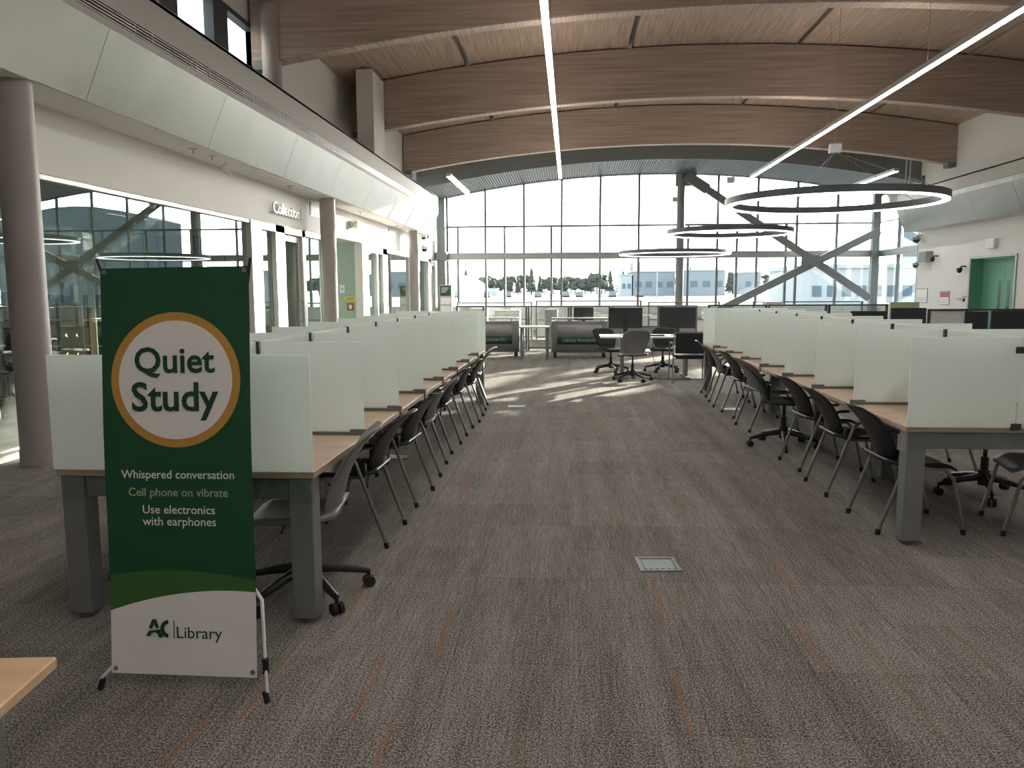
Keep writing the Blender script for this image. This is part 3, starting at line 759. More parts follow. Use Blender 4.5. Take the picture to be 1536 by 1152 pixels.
for k in range(8):
    y = RY + PITCH_Y * (k + .5)
    w = ORD[k] + ' seat on the aisle side of the desk opposite the banner'
    if k == 3: chair('swb', 2.12, 8.02, -.25, 'black fabric swivel chair, ' + w)
    elif k == 4: chair('grey', 2.20, y, .1, 'grey stacking chair, ' + w)
    elif k == 6: chair('grey', 2.18, y, -.05, 'grey stacking chair, ' + w)
    else: chair('black', 2.23 + jit.uniform(-.04, .02), y + jit.uniform(-.06, .06), jit.uniform(-.12, .12), 'black stacking chair, ' + w)
# far sides of both desks, as far as they show
chair('grey', -2.25, 4.3, .1, 'grey stacking chair under the storefront side of the bannered desk, nearest its end screen')
chair('black', -2.20, 5.9, -.1, 'black stacking chair under the storefront side of the bannered desk, further along')
chair('grey', 3.05, 5.3, PI - .2, 'grey stacking chair at the monitor side of the opposite desk, nearest its end screen')
chair('swb', 3.12, 6.15, PI + .3, 'black swivel chair at the monitor side of the opposite desk')
chair('black', 3.15, 7.1, PI, 'black stacking chair at the monitor side of the opposite desk, past the swivel chair')

# ================================================================== BANNER
bn = thing('banner_stand', 'tall green Quiet Study banner on a white-legged X stand', 'banner', (-1.515, 2.885, 0))
TILT = math.radians(-4.0); BW, BH = .60, 1.60
sh = bpy.data.objects.new('banner_sheet', None)
def sheet_fn(x, z, off=0.0):
    yb = .012 * (2 * x / BW) ** 2 * 0 + .006 * math.sin(z * 5)
    return (x, yb - off, z)
def patch(poly_lo, poly_hi, off, name, mt, par, n=24):
    """region between two z curves across the sheet"""
    mb = MB(); V = []; Fs = []
    nv = 16
    for i in range(n + 1):
        x = -BW / 2 + BW * i / n
        lo, hi = poly_lo(x), poly_hi(x)
        for j in range(nv + 1): V.append(sheet_fn(x, lo + (hi - lo) * j / nv, off))
    W_ = nv + 1
    for i in range(n):
        for j in range(nv): a = i * W_ + j; Fs.append((a, a + W_, a + W_ + 1, a + 1))
    k = len(V); V2 = [(x, y + .0015, z) for x, y, z in V]; Fs2 = [tuple(q + k for q in f[::-1]) for f in Fs]
    mb.add(V + V2, Fs + Fs2, True)
    return mb.build(name, mt, par)
z_mid = lambda x: .262 + .36 * (x + .3) - .36 * (x + .3) ** 2 - .012      # white / mid green edge
z_top = lambda x: .392 + .18 * (x + .3) - .33 * (x + .3) ** 2            # mid green / dark green edge
bsheet = patch(lambda x: 0, lambda x: BH, 0, 'banner_sheet', 'banner_green', bn)
bsheet.location = (0, 0, .06); bsheet.rotation_euler = (TILT, math.radians(-0.6), math.radians(-1.5))
patch(lambda x: 0.0, lambda x: z_mid(x), .0016, 'white_field', 'banner_white', bsheet)
patch(z_mid, z_top, .0016, 'green_wave', 'banner_mid', bsheet)
def disc(r, zc, off, name, mt, xc=0.0):
    n = 64; mb = MB(); V = [(xc, 0, zc)] ; 
    rings = 8
    for j in range(1, rings + 1):
        for k in range(n): a = 2 * PI * k / n; V.append((xc + r * j / rings * math.cos(a), 0, zc + r * j / rings * math.sin(a)))
    V = [sheet_fn(x, z, off) for x, _, z in V]
    Fs = [(0, 1 + k, 1 + (k + 1) % n) for k in range(n)]
    for j in range(rings - 1):
        for k in range(n): a = 1 + j * n + k; b = 1 + j * n + (k + 1) % n; Fs.append((a, a + n, b + n, b))
    nV = len(V); V += [(x, y + .0008, z) for x, y, z in V[-n:]]; Fs += [(nV - n + k, nV + k, nV + (k + 1) % n, nV - n + (k + 1) % n) for k in range(n)]
    return mb.add(V, Fs).build(name, mt, bsheet)
ZC = 1.165
disc(.262, ZC, .0016, 'gold_ring', 'banner_gold'); disc(.230, ZC, .0026, 'white_disc', 'banner_white')
def btext(name, body, mt, w, z, h=None, bold=0.0, x=0.0, off=.004): return text(name, body, mt, bsheet, w, h, (x, .006 * math.sin((z + .02) * 5) - off, z), (PI / 2, 0, 0), .0006, bold)
btext('lettering', 'Quiet', 'ink_green', .325, ZC + .030, None, .018, off=.006)
btext('lettering', 'Study', 'ink_green', .352, ZC - .118, None, .018, off=.006)
btext('lettering', 'Whispered conversation', 'letter_white', .46, .782, None, .006)
btext('lettering', 'Cell phone on vibrate', 'banner_pale_text', .405, .712, None, .006)
btext('lettering', 'Use electronics', 'letter_white', .295, .643, None, .006)
btext('lettering', 'with earphones', 'letter_white', .30, .596, None, .006)
btext('lettering', 'Library', 'ink_green', .185, .148, None, .0, x=.068)
# logo: outlined letters A and C cut by a swoosh
lg = MB(); kx = .6 / 1200.0
def lp(pts): lg.prism([((x - 732) * kx, .035 + (700 - y) * .00049) for x, y in pts], lambda u, v, w: (u, w - .0, v), -.0045, -.0035)
lp([(455, 393), (487, 318), (518, 318), (542, 386), (514, 389), (502, 350), (484, 393)])
lp([(432, 457), (452, 417), (545, 400), (548, 430), (505, 424), (476, 432), (466, 457)])
lp([(505, 420), (545, 405), (570, 466), (540, 466), (528, 436)])
for k in range(8):
    a0, a1 = math.radians(95 + 21 * k), math.radians(95 + 21 * (k + 1)); c = (622, 395); R0, R1 = 42, 74
    lp([(c[0] + R1 * math.cos(a) * .95, c[1] - R1 * math.sin(a)) for a in (a0, a1)] + [(c[0] + R0 * math.cos(a) * .95, c[1] - R0 * math.sin(a)) for a in (a1, a0)])
lp([(661, 325), (668, 325), (668, 470), (661, 470)])
lg.build('college_logo', 'ink_green', bsheet)
for gx, gz in ((-.285, 1.585), (.283, 1.585), (-.283, .02), (.283, .02)):
    MB().cyl(sheet_fn(gx, gz, .003), sheet_fn(gx, gz, -.003), .010, 14).build('grommet', 'brass_ring', bsheet)
# X frame behind the sheet
hubz, huby = .70, .16
MB().cbox(-.03, .03, huby - .02, huby + .04, hubz - .05, hubz + .05, .006).build('hub', 'black_plastic', bn)
for s, fx, fy in ((-1, -.335, -.02), (1, .365, -.075)):
    mid = (-.262, .035, .12) if s < 0 else (.312, .04, .36)
    lgp = MB().tube([(s * .02, huby, hubz), mid, (fx, fy, .04)], [.008, .008, .0065], 8).build('front_leg', 'pole_white', bn)
    MB().cyl((fx + (-.012 * s), fy + .004, .045), (fx, fy, 0.0), .012, 10).build('foot_cap', 'rubber', lgp)
    q = Vector(mid).lerp(Vector((fx, fy, .04)), .72 if s > 0 else .0)
    MB().cyl(q + Vector((0, 0, .03)), q - Vector((0, 0, .03)), .0125, 10).build('slide_clip', 'rubber', lgp)
    up = MB().tube([(s * .02, huby, hubz), (s * .20, .175, 1.25), (-.335 if s < 0 else .282, .142, 1.69)], .006, 8).build('upper_arm', 'black_plastic', bn)
MB().tube([(0, huby, hubz), (0, .45, .02)], .008, 8).build('rear_leg', 'black_plastic', bn)

# ================================================================== NEAR TABLE CORNER
t = thing('wooden_table', 'pale beech table whose corner juts in beside the banner', 'table', (-1.16, 1.62, 0), .0)
cor = onZ(86, 984, .74)
t.location = (cor.x, cor.y, 0); t.rotation_euler = (0, 0, .12)
MB().cbox(-1.2, 0, -.8, 0, .712, .74, .004).build('tabletop', 'beech', t)
for x in (-1.12, -.12):
    for y in (-.72, -.1): MB().cbox(x, x + .05, y - .05, y, 0, .712, .004).build('leg', 'desk_metal', t)

# ================================================================== FLOOR BOXES
def floor_box(x, y, lab, rz=0.0, open_=True):
    t = thing('floor_box', lab, 'floor outlet', (x, y, 0), rz)
    f = MB()
    for a in ((-.115, .115, .095, .115), (-.115, .115, -.115, -.10), (-.115, -.095, -.10, .095), (.095, .115, -.10, .095)): f.box(a[0], a[1], a[2], a[3], .0006, .007)
    f.build('frame', 'floor_metal', t)
    MB().box(-.095, .095, -.10, .095, .0006, .002).build('recess', 'floor_metal', t)
    MB().cbox(-.085, .085, -.075, .075, .002, .0055, .001).build('lid', 'floor_metal', t)
    for k in range(5): MB().box(-.075 + k * .033, -.058 + k * .033, -.1, -.075, .002, .006).build('lid_tab', 'floor_metal', t)
floor_box(.50, 4.45, 'open square metal floor outlet in the middle of the aisle carpet', .08)
floor_box(-.72, 10.62, 'metal floor outlet lying off the far end of the bannered desk', .1)
floor_box(-1.62, 7.3, 'metal floor outlet under the chairs of the bannered desk', 0)
floor_box(2.1, 10.5, 'metal floor outlet under the chairs of the opposite desk', 0)

# ================================================================== RESEARCH CORNER
def cart(x0, x1, y, label, txt):
    t = thing('mobile_counter', label, 'counter', ((x0 + x1) / 2, y, 0)); w = (x1 - x0) / 2
    body = MB(); n = 12
    def fn(u, v): 
        s = 2 * u - 1; return (w * s, -.06 * (1 - s * s) - .02, .14 + .70 * v), Vector((0, 1, 0))
    MB().grid(fn, n, 2, .03).build('front_panel', 'board_grey', t)
    for s in (-1, 1): MB().cbox(s * w - .03, s * w + .03, -.02, .45, .12, .85, .006).build('side_panel', 'laminate_grey', t)
    MB().cbox(-w, w, -.02, .45, .12, .15, .004).build('bottom_shelf', 'laminate_grey', t)
    MB().cbox(-w, w, .05, .47, .70, .73, .004).build('worktop', 'laminate_white', t)
    MB().cbox(-w - .02, w + .02, -.10, .18, .90, .925, .006).build('transaction_shelf', 'laminate_white', t)
    for s in (-.8, 0, .8): MB().box(s * w - .015, s * w + .015, .02, .05, .84, .90).build('shelf_bracket', 'desk_metal', t)
    def lab(z0, z1, mt, nm):
        def g(u, v): s = (2 * u - 1) * .82; return (w * s, -.06 * (1 - s * s) - .024, z0 + (z1 - z0) * v), Vector((0, 1, 0))
        return MB().grid(g, 10, 1, .003).build(nm, mt, t)
    lab(.50, .76, 'sign_pale', 'notice_panel'); lab(.31, .49, 'sign_green', 'name_strip')
    text('lettering', txt, 'sign_pale', t, w * 1.2, None, (0, -.088, .375), (PI / 2, 0, 0), .001)
    MB().box(-.7 * w, -.1 * w, -.089, -.087, .685, .70).build('print_line', 'board_grey', t)
    for k in range(3): MB().box(-.7 * w, (.5 - .15 * k) * w, -.089, -.087, .63 - k * .045, .637 - k * .045).build('print_line', 'board_grey', t)
    for s in (-1, 1):
        for yy in (.02, .40):
            c = MB(); 
            for q in (-.02, .02): c.cyl((s * (w - .06) + q - .012, yy, .055), (s * (w - .06) + q + .012, yy, .055), .055, 14)
            c.box(s * (w - .06) - .02, s * (w - .06) + .02, yy - .02, yy + .02, .06, .13)
            c.build('caster', 'rubber', t)
cart(-.42, .82, 18.35, 'wheeled grey counter with Library Research strip beside the two monitor desk', 'Library Research')
cart(-2.75, -1.22, 18.55, 'wheeled grey counter partly behind the bannered desk screens', 'Library Research')
def simple_table(x0, x1, y0, y1, z, label, mt='laminate_white'):
    t = thing('work_table', label, 'table', ((x0 + x1) / 2, (y0 + y1) / 2, 0)); w, d = (x1 - x0) / 2, (y1 - y0) / 2
    MB().cbox(-w, w, -d, d, z - .03, z, .005).build('tabletop', mt, t)
    for sx in (-1, 1):
        for sy in (-1, 1): MB().cbox(sx * (w - .06) - .028, sx * (w - .06) + .028, sy * (d - .06) - .028, sy * (d - .06) + .028, 0, z - .03, .004).build('leg', 'desk_metal', t)
    return t
simple_table(-1.16, -.47, 17.85, 18.5, .74, 'small white table bridging the two wheeled counters')
def t_foot_table(x0, x1, y0, y1, z, label):
    t = thing('work_table', label, 'table', ((x0 + x1) / 2, (y0 + y1) / 2, 0)); w, d = (x1 - x0) / 2, (y1 - y0) / 2
    MB().cbox(-w, w, -d, d, z - .03, z, .005).build('tabletop', 'laminate_white', t)
    for s in (-.62, .45):
        MB().cbox(s * w - .03, s * w + .03, -.10, .0, 0.03, z - .03, .004).build('column', 'desk_metal', t); MB().cbox(s * w - .03, s * w + .03, .06, .14, .03, z - .03, .004).build('column', 'desk_metal', t)
        MB().cbox(s * w - .035, s * w + .035, -d + .04, d - .04, 0, .035, .004).build('foot_bar', 'desk_metal', t)
    return t
t_foot_table(.52, 2.62, 13.95, 14.75, .745, 'white T-foot table carrying two big monitors')
def monitor(x, y, z, w, h, rz, label, stand=True):
    t = thing('monitor', label, 'monitor', (x, y, z), rz)
    zb = .12 if stand else .0
    MB().cbox(-w / 2, w / 2, -.02, .015, zb, zb + h, .006).build('display_housing', 'monitor_back', t)
    MB().box(-w / 2 + .012, w / 2 - .012, .0151, .018, zb + .015, zb + h - .012).build('screen', 'screen_black', t)
    MB().cbox(-.035, .035, -.05, -.02, .01, zb + h * .5, .004).build('stand_neck', 'black_plastic', t); MB().cbox(-.12, .12, -.12, .08, 0, .012, .003).build('stand_foot', 'black_plastic', t)
monitor(.98, 14.45, .745, .60, .37, .0, 'black monitor behind the grey swivel chair on the white table')
monitor(1.90, 14.45, .745, .64, .38, .0, 'black monitor above the black armchair on the white table')
monitor(.30, 18.75, .73, .46, .30, .1, 'black monitor standing on the wheeled counter')
kb = thing('keyboard', 'black keyboard on the white table between the monitors', 'keyboard', (1.45, 14.2, .745)); MB().cbox(-.2, .2, -.07, .07, 0, .018, .004).build('case', 'black_plastic', kb)
for r in range(4): MB().cbox(-.185, .185, -.058 + r * .03, -.034 + r * .03, .018, .023, .002).build('key_row', 'monitor_back', kb)
def place_chair(kind, x, y, rz, label, grp='chairs in the research corner'):
    o = copy_tree(protos[kind]); o.location = (x, y, 0); o.rotation_euler = (0, 0, rz); tag(o, label, 'chair', grp); return o
place_chair('swg', 1.06, 13.72, PI / 2 + .15, 'grey swivel chair turned to the monitor on the white table')
place_chair('swb', .76, 15.12, -PI / 2 + .5, 'black swivel chair behind the white table, half hidden by the grey swivel chair')
place_chair('swb', 1.75, 15.3, -PI / 2 - .2, 'black swivel chair behind the white table, half hidden by the armchair')
ac = thing('armchair', 'black fabric armchair on thin metal legs at the white table', 'chair', (1.98, 13.62, 0), PI / 2)
MB().cbox(-.24, .24, -.25, .25, .42, .47, .02).build('seat', 'black_fabric', ac)
MB().cbox(-.29, -.25, -.25, .25, .50, .84, .015).build('backrest', 'black_fabric', ac)
for s in (-1, 1):
    MB().tube([(-.30, s * .29, 0), (-.27, s * .28, .40), (-.27, s * .27, .84)], .011, 8).build('leg', 'tube_metal', ac); MB().tube([(.26, s * .29, 0), (.22, s * .28, .62), (.15, s * .28, .655), (-.26, s * .28, .65)], .011, 8).build('leg', 'tube_metal', ac)
    MB().cbox(-.22, .2, s * .28 - .02, s * .28 + .02, .655, .675, .006).build('armrest', 'black_plastic', ac)
MB().tube([(-.2, -.28, .41), (-.2, .28, .41)], .01, 6).build('cross_tube', 'tube_metal', ac)
MB().tube([(-.27, -.27, .84), (-.275, -.2, .855), (-.275, .2, .855), (-.27, .27, .84)], .011, 8).build('top_tube', 'tube_metal', ac)
cb = MB().tube([(1.5, 14.6, .72), (1.47, 14.5, .4), (1.55, 14.45, .1), (1.62, 14.3, .008), (1.3, 14.05, .008), (2.0, 13.9, .008), (2.4, 14.0, .008)], .006, 6).build('power_cable', 'rubber'); tag(cb, 'black power cable drooping from the white table to the floor', 'cable')

# ================================================================== LOW SCREENS BY THE WINDOW
def screen_unit(x0, x1, y, h, label, rail=True, glassy=True, low='laminate_grey', ang=0.0, grp='low glazed screens before the window', frame='steel_grey'):
    t = thing('low_screen', label, 'partition', (x0, y, 0), ang, grp); w = x1 - x0
    for a in (0, w - .05): MB().cbox(a, a + .05, -.03, .03, 0, h, .004).build('post', frame, t)
    MB().cbox(0, w, -.035, .035, h, h + .035, .004).build('top_rail', frame, t); MB().box(.05, w - .05, -.025, .025, .05, .10).build('bottom_rail', frame, t); MB().box(.05, w - .05, -.025, .025, .60, .64).build('mid_rail', frame, t)
    MB().box(.05, w - .05, -.012, .012, .10, .60).build('lower_panel', low, t)
    MB().box(.05, w - .05, -.004, .004, .64, h).build('upper_pane', 'low_glass' if glassy else low, t)
    return t
pe = [-2.95, -2.2, -1.1, -.02, 1.02, 2.25, 3.2]
names = ['beside the sign stand at the storefront', 'behind the screens of the bannered desk', 'behind the small white table', 'behind the counter monitor', 'left bare between counter and white table', 'behind the two big monitors']
names[4] = 'between the counter monitor and the white table'
for k in range(6): screen_unit(pe[k], pe[k + 1] - .01, 20.5, 1.12, 'low glazed screen ' + names[k], low='low_glass' if k in (1, 2) else 'laminate_grey')
for k, (x0, x1, y, h, nm) in enumerate([(3.3, 4.7, 19.6, 1.15, 'beyond the end of the opposite desk'), (4.72, 6.1, 19.6, 1.15, 'next to the pale box'), (6.12, 7.5, 19.6, 1.15, 'below the brace foot'), (7.3, 8.1, 17.0, 1.10, 'in front of the notices'), (8.12, 8.9, 17.0, 1.10, 'in front of the red notice'), (8.92, 10.2, 17.0, 1.10, 'in front of the green door')]):
    screen_unit(x0, x1, y, h, 'dark framed office screen ' + nm, low='laminate_white' if k % 2 else 'laminate_grey', glassy=(k != 3), grp='office screens by the notice wall', frame='steel_dark')
for k, (x0, x1, nm) in enumerate([(-3.6, -1.2, 'nearest the storefront'), (-1.1, 2.2, 'in the middle of the window'), (2.4, 4.6, 'at the mast'), (5.6, 8.9, 'under the crossing braces')]):
    screen_unit(x0, x1, 25.2, 1.14 if k != 1 else 1.18, 'long window-side screen ' + nm, low='laminate_white', grp='window-side screens')
pg = thing('green_screen', 'pale green fabric office screen standing before the window corner', 'partition', (8.2, 20.4, 0)); MB().cbox(-.35, .35, -.03, .03, .05, 1.22, .01).build('fabric_panel', 'panel_green', pg)
for s in (-1, 1): MB().box(s * .3 - .02, s * .3 + .02, -.2, .2, 0, .05).build('foot', 'steel_dark', pg)
# equipment seen through the screens
for k, (x, y, w, d, h, mt, nm, lab) in enumerate([(-2.6, 22.6, .5, .5, 1.05, 'laminate_white', 'filing_cabinet', 'white cabinet seen through the screens near the storefront'), (-1.75, 22.3, .7, .5, 1.0, 'laminate_white', 'filing_cabinet', 'white cabinet seen through the screens behind the small table'), (-.55, 22.9, .35, .5, 1.0, 'laminate_grey', 'filing_cabinet', 'tall grey cabinet seen through the screens by the counter'), (5.0, 20.3, .42, .4, 1.24, 'sign_pale', 'storage_box', 'pale grey box unit showing over the screens beyond the opposite desk')]):
    t = thing(nm, lab, 'cabinet', (x, y, 0)); MB().cbox(-w / 2, w / 2, -d / 2, d / 2, 0, h, .006).build('body', mt, t)
    for q in range(3):
        dr = MB().cbox(-w / 2 + .02, w / 2 - .02, -d / 2 - .015, -d / 2, .05 + q * (h - .08) / 3, .03 + (q + 1) * (h - .08) / 3, .004).build('drawer', mt, t)
        MB().box(-.06, .06, -d / 2 - .03, -d / 2 - .015, .05 + (q + .6) * (h - .08) / 3, .065 + (q + .6) * (h - .08) / 3).build('handle', 'clip_metal', dr)

# computer row on the far side of the opposite desk
for k, (x0, x1, y, nm) in enumerate([(4.6, 6.6, 9.95, 'nearest the camera-side pair of black monitors')] ):
    simple_table(4.5, 6.7, 9.6, 10.4, .74, 'white computer table beyond the opposite desk, with two wide monitors')
    simple_table(4.6, 6.7, 13.6, 14.4, .74, 'white computer table beyond the opposite desk, with two smaller monitors')
monitor(4.86, 10.0, .74, .27, .42, 0.0, 'narrow black monitor on the computer table beyond the opposite desk')
monitor(5.36, 10.0, .74, .66, .43, 0.0, 'wide black monitor beside the narrow one on the computer table')
monitor(5.70, 14.0, .74, .58, .37, 0.0, 'black monitor in front of the dark framed office screens')
monitor(5.05, 14.0, .74, .60, .32, 0.0, 'lower black monitor showing over the opposite desk screens')

# ================================================================== LEFT WALL FITTINGS
sg = thing('wall_sign', 'raised white Collection I lettering above the near glass doors', 'sign', (XL, 14.45, 2.91)); text('lettering', 'Collection I', 'letter_white', sg, 1.50, .20, (.045, 0, 0), (PI / 2, 0, PI / 2), .03, .01)
MB().box(.0, .012, -.76, .76, -.01, -.004).build('mounting_rail', 'white_paint', sg)
sg = thing('wall_sign', 'raised white Collection lettering washed out above the sunlit glass doors', 'sign', (XL, 21.55, 2.93)); text('lettering', 'Collection', 'letter_white', sg, 1.45, .20, (.045, 0, 0), (PI / 2, 0, PI / 2), .03, .01)
MB().box(.0, .012, -.78, .78, -.01, -.004).build('mounting_rail', 'white_paint', sg)
def wall_vent(y0, y1, z0, z1, lab):
    t = thing('air_vent', lab, 'vent', (XL, y0, z0)); w, h = y1 - y0, z1 - z0
    MB().box(0, .015, 0, w, 0, h).build('frame', 'steel_grey', t)
    for k in range(7): MB().box(.015, .028, .03, w - .03, .02 + k * (h - .04) / 7, .02 + (k + .5) * (h - .04) / 7).build('louvre', 'steel_grey', t)
wall_vent(15.85, 16.75, 3.05, 3.33, 'grey louvred air vent between Collection I letters and round column')
wall_vent(22.75, 23.55, 3.05, 3.33, 'grey louvred air vent near the security cameras')
ex = thing('exit_sign', 'white exit sign box above the pale green corridor', 'exit sign', (XL, 18.75, 3.0)); MB().cbox(0, .22, -.06, .06, 0, .2, .006).build('case', 'white_plastic', ex); text('lettering', 'EXIT', 'steel_dark', ex, .18, .11, (.11, -.061, .045), (PI / 2, 0, 0), .001, .02)
nb_ = thing('notice', 'yellow warning notice on the pale green corridor wall', 'notice', (-5.55, 19.88, 1.30)); MB().box(-.14, .14, 0, .006, 0, .11).build('sheet', 'yellow_paint', nb_)
for k in range(2): MB().box(-.10, .08, -.002, 0, .035 + .03 * k, .045 + .03 * k).build('print_line', 'slot_black', nb_)
nb_ = thing('notice', 'square red-brown sign below the yellow notice', 'notice', (-5.55, 19.88, 1.06)); MB().box(-.09, .09, 0, .006, 0, .19).build('sheet', 'red_brown', nb_); MB().box(-.035, .035, -.002, 0, .04, .14).build('symbol', 'paper', nb_)
nb_ = thing('wall_plate', 'small white plate on the pale green corridor wall', 'plate', (-5.75, 19.88, 1.5)); MB().box(-.06, .06, 0, .012, 0, .2).build('plate', 'white_plastic', nb_); MB().box(-.02, .02, -.004, 0, .08, .12).build('button', 'grey_plastic', nb_)
def camera_dome(x, y, z, dx, lab, r=.09, mt='white_plastic'):
    t = thing('security_camera', lab, 'camera', (x, y, z)); MB().tube([(0, 0, .0), (dx * .12, 0, .0), (dx * .18, 0, -.06)], .022, 10).build('bracket', mt, t)
    MB().cyl((dx * .18, 0, -.05), (dx * .18, 0, -.13), r, 18).build('housing', mt, t); MB().ball((dx * .18, 0, -.13), r * .85, r * .85, -r * .8, 16, 6, 0.0).build('lens_dome', 'black_plastic', t)
camera_dome(-4.85 + .155, 24.6, 3.3, 1, 'white dome security camera on the sunlit round column, upper one')
camera_dome(-4.85 + .150, 24.72, 2.95, 1, 'white dome security camera on the sunlit round column, lower one', .11)
sp = thing('spot_fitting', 'small white spot fitting under the soffit', 'spotlight', (-4.9, 11.3, 3.38)); MB().cyl((0, 0, 0), (0, 0, -.05), .02, 10).build('stem', 'white_plastic', sp); MB().cyl((-.03, -.05, -.05), (.03, .05, -.15), .035, 14).build('lamp_head', 'white_plastic', sp)
for k, (x, y) in enumerate([(-4.85, 10.2), (-4.85, 10.75), (-4.9, 13.9), (-4.9, 18.6), (-4.9, 22.6)]):
    t = thing('sprinkler', 'small round soffit sprinkler above the storefront', 'sprinkler', (x, y, 3.38), 0, 'sprinklers in the soffit'); MB().cyl((0, 0, 0), (0, 0, -.012), .05, 16).build('rose', 'grille_metal', t); MB().cyl((0, 0, -.012), (0, 0, -.06), .012, 8).build('nozzle', 'grille_metal', t)
t = thing('slot_light', 'thin white slot light set in the soffit edge', 'light', (-4.72, 12.0, 3.38)); MB().box(-.03, .03, 0, 3.6, -.008, 0).build('trim', 'white_paint', t); MB().box(-.02, .02, .02, 3.58, -.010, -.008).build('diffuser', 'letter_white', t)
ss = thing('sign_stand', 'free-standing green directory sign beside the corner post', 'sign', (-4.55, 29.0, 0))
MB().cbox(-.22, .22, -.03, .03, .05, 1.75, .006).build('panel', 'sign_pale', ss); MB().box(-.2, .2, -.034, -.03, 1.35, 1.72).build('green_header', 'sign_green', ss)
for k in range(3): MB().box(-.18, .18, -.036, -.03, 1.05 - .3 * k, 1.28 - .3 * k).build('leaflet_pocket', 'paper', ss)
MB().cbox(-.25, .25, -.2, .2, 0, .05, .006).build('base', 'steel_grey', ss)
for k in range(3): MB().box(-.15, .12 - .05 * k, -.037, -.034, 1.62 - .07 * k, 1.645 - .07 * k).build('print_line', 'paper', ss)

# ================================================================== RIGHT WALL FITTINGS
K = XR / 11.8
ex = thing('emergency_light', 'small white box fixture on the wall above the green double door', 'emergency light', (XR, 22.75, 2.62)); MB().cbox(-.10, 0, -.2, .2, 0, .26, .008).build('case', 'white_plastic', ex); [MB().box(-.106, -.10, y - .08, y + .08, .05, .21).build('lens', 'paper', ex) for y in (-.1, .1)]
spk = thing('wall_speaker', 'grey square loudspeaker on the wall by the glazing', 'speaker', (XR, 26.65, 2.38)); MB().cbox(-.22, 0, -.28, .28, 0, .34, .01).build('cabinet', 'laminate_grey', spk); MB().box(-.228, -.22, -.24, .24, .03, .31).build('grille', 'steel_grey', spk)
for (y, z, r, lab) in ((27.25, 3.25, .13, 'grey dome camera just below the bulkhead end'), (27.2, 2.42, .1, 'small grey dome camera under the loudspeaker'), (24.2, 2.18, .08, 'small black dome camera beside the green door'), (26.0, 2.55, .07, 'small black bracket camera next to the loudspeaker')):
    camera_dome(XR, y, z, -1, lab, r, 'laminate_grey' if r > .09 else 'black_plastic')
def wall_notice(y0, y1, z0, z1, lab, mt, mt2=None):
    t = thing('notice', lab, 'notice', (XR, y0, z0)); w, h = y1 - y0, z1 - z0
    MB().box(-.015, 0, 0, w, 0, h).build('frame', 'frame_metal', t); MB().box(-.02, -.015, .03, w - .03, .03, h - .03).build('sheet', mt, t)
    if mt2: MB().box(-.022, -.02, .03, w - .03, h * .55, h - .03).build('header', mt2, t)
    for k in range(2): MB().box(-.023, -.02, .1, w - .1, .08 + .07 * k, .10 + .07 * k).build('print_line', 'sign_pale', t)
wall_notice(26.6, 27.45, 1.08, 1.55, 'grey framed notice board at the window corner', 'paper')
wall_notice(25.1, 25.72, 1.04, 1.47, 'framed notice with a red header on the white wall', 'paper', 'red_paint')
wall_notice(24.4, 24.62, 1.20, 1.27, 'tiny beige control plate beside the red notice', 'paper')
wall_notice(24.05, 24.3, 1.28, 1.33, 'tiny pink label beside the green door', 'red_paint')
mn = thing('intercom', 'small dark intercom beside the green door', 'intercom', (XR, 24.2, 1.16)); MB().cbox(-.04, 0, -.05, .05, 0, .10, .004).build('case', 'black_plastic', mn); MB().cyl((-.045, 0, .06), (-.04, 0, .06), .02, 10).build('button', 'clip_metal', mn)
pp = thing('conduit_pair', 'pair of slim grey conduits dropping from the beam beside the ring light', 'conduit', (10.6, 26.6, 0))
for q in (-.06, .06): MB().cyl((q, 0, 4.6), (q, 0, 6.3), .03, 10).build('pipe', 'frame_metal', pp)

# ================================================================== COLLECTION ROOM CONTENT
rb = random.Random(11)
book_me = {}
def bookcase(x, y, rz, label, n_sh=4, w=1.8, fill=1.0):
    t = thing('bookcase', label, 'bookcase', (x, y, 0), rz)
    for s in (0, w - .03): MB().box(s, s + .03, 0, .32, 0, n_sh * .36 + .12).build('side_panel', 'steel_dark', t)
    for k in range(n_sh + 1): MB().box(.03, w - .03, 0, .30, .08 + k * .36, .10 + k * .36).build('shelf', 'laminate_white' if k else 'steel_dark', t)
    MB().box(.03, w - .03, .30, .32, .08, n_sh * .36 + .1).build('back_panel', 'steel_dark', t)
    c, s_ = math.cos(rz), math.sin(rz)
    for k in range(n_sh):
        u = .05
        while u < w - .12:
            if rb.random() < .12: u += rb.uniform(.05, .2); continue
            th = rb.choice((.03, .04, .055)); h = rb.choice((.22, .25, .28)); mi = rb.randrange(7)
            if u + th > w - .05: break
            key = (th, h, mi)
            if key not in book_me:
                book_me[key] = MB().cbox(0, th - .002, 0, .19, 0, h, .003).mesh('book', 'book_%d' % mi)
            lx, ly = u, .04
            o = inst('book', book_me[key], None, (x + lx * c - ly * s_, y + lx * s_ + ly * c, .10 + k * .36), (0, 0, rz))
            tag(o, 'upright book on the dark shelves behind the storefront glass', 'book', 'books behind the storefront')
            u += th + .004
bookcase(-9.6, 10.6, 0, 'dark metal bookcase behind the storefront, seen past the thick round column', 4, 1.75)
bookcase(-7.75, 10.6, 0, 'dark metal bookcase behind the storefront next to the perforated panel', 4, 1.75)
pn = thing('perforated_panel', 'tall pale birch panel with round holes behind the storefront', 'panel', (-7.0, 9.6, 0), .0)
p0 = onY(83, 380, 9.6); p1 = onY(128, 380, 9.6)
pn.location = (p0.x, 9.6, 0); wv = p1.x - p0.x
bd = MB().box(0, wv * .75, 0, .03, 0, 2.02).build('board', 'birch', pn)
ct = MB()
for zz in (1.02, .78):
    for k in range(2): ct.cyl((.08 + k * .14, -.05, zz), (.08 + k * .14, .08, zz), .024, 16, False)
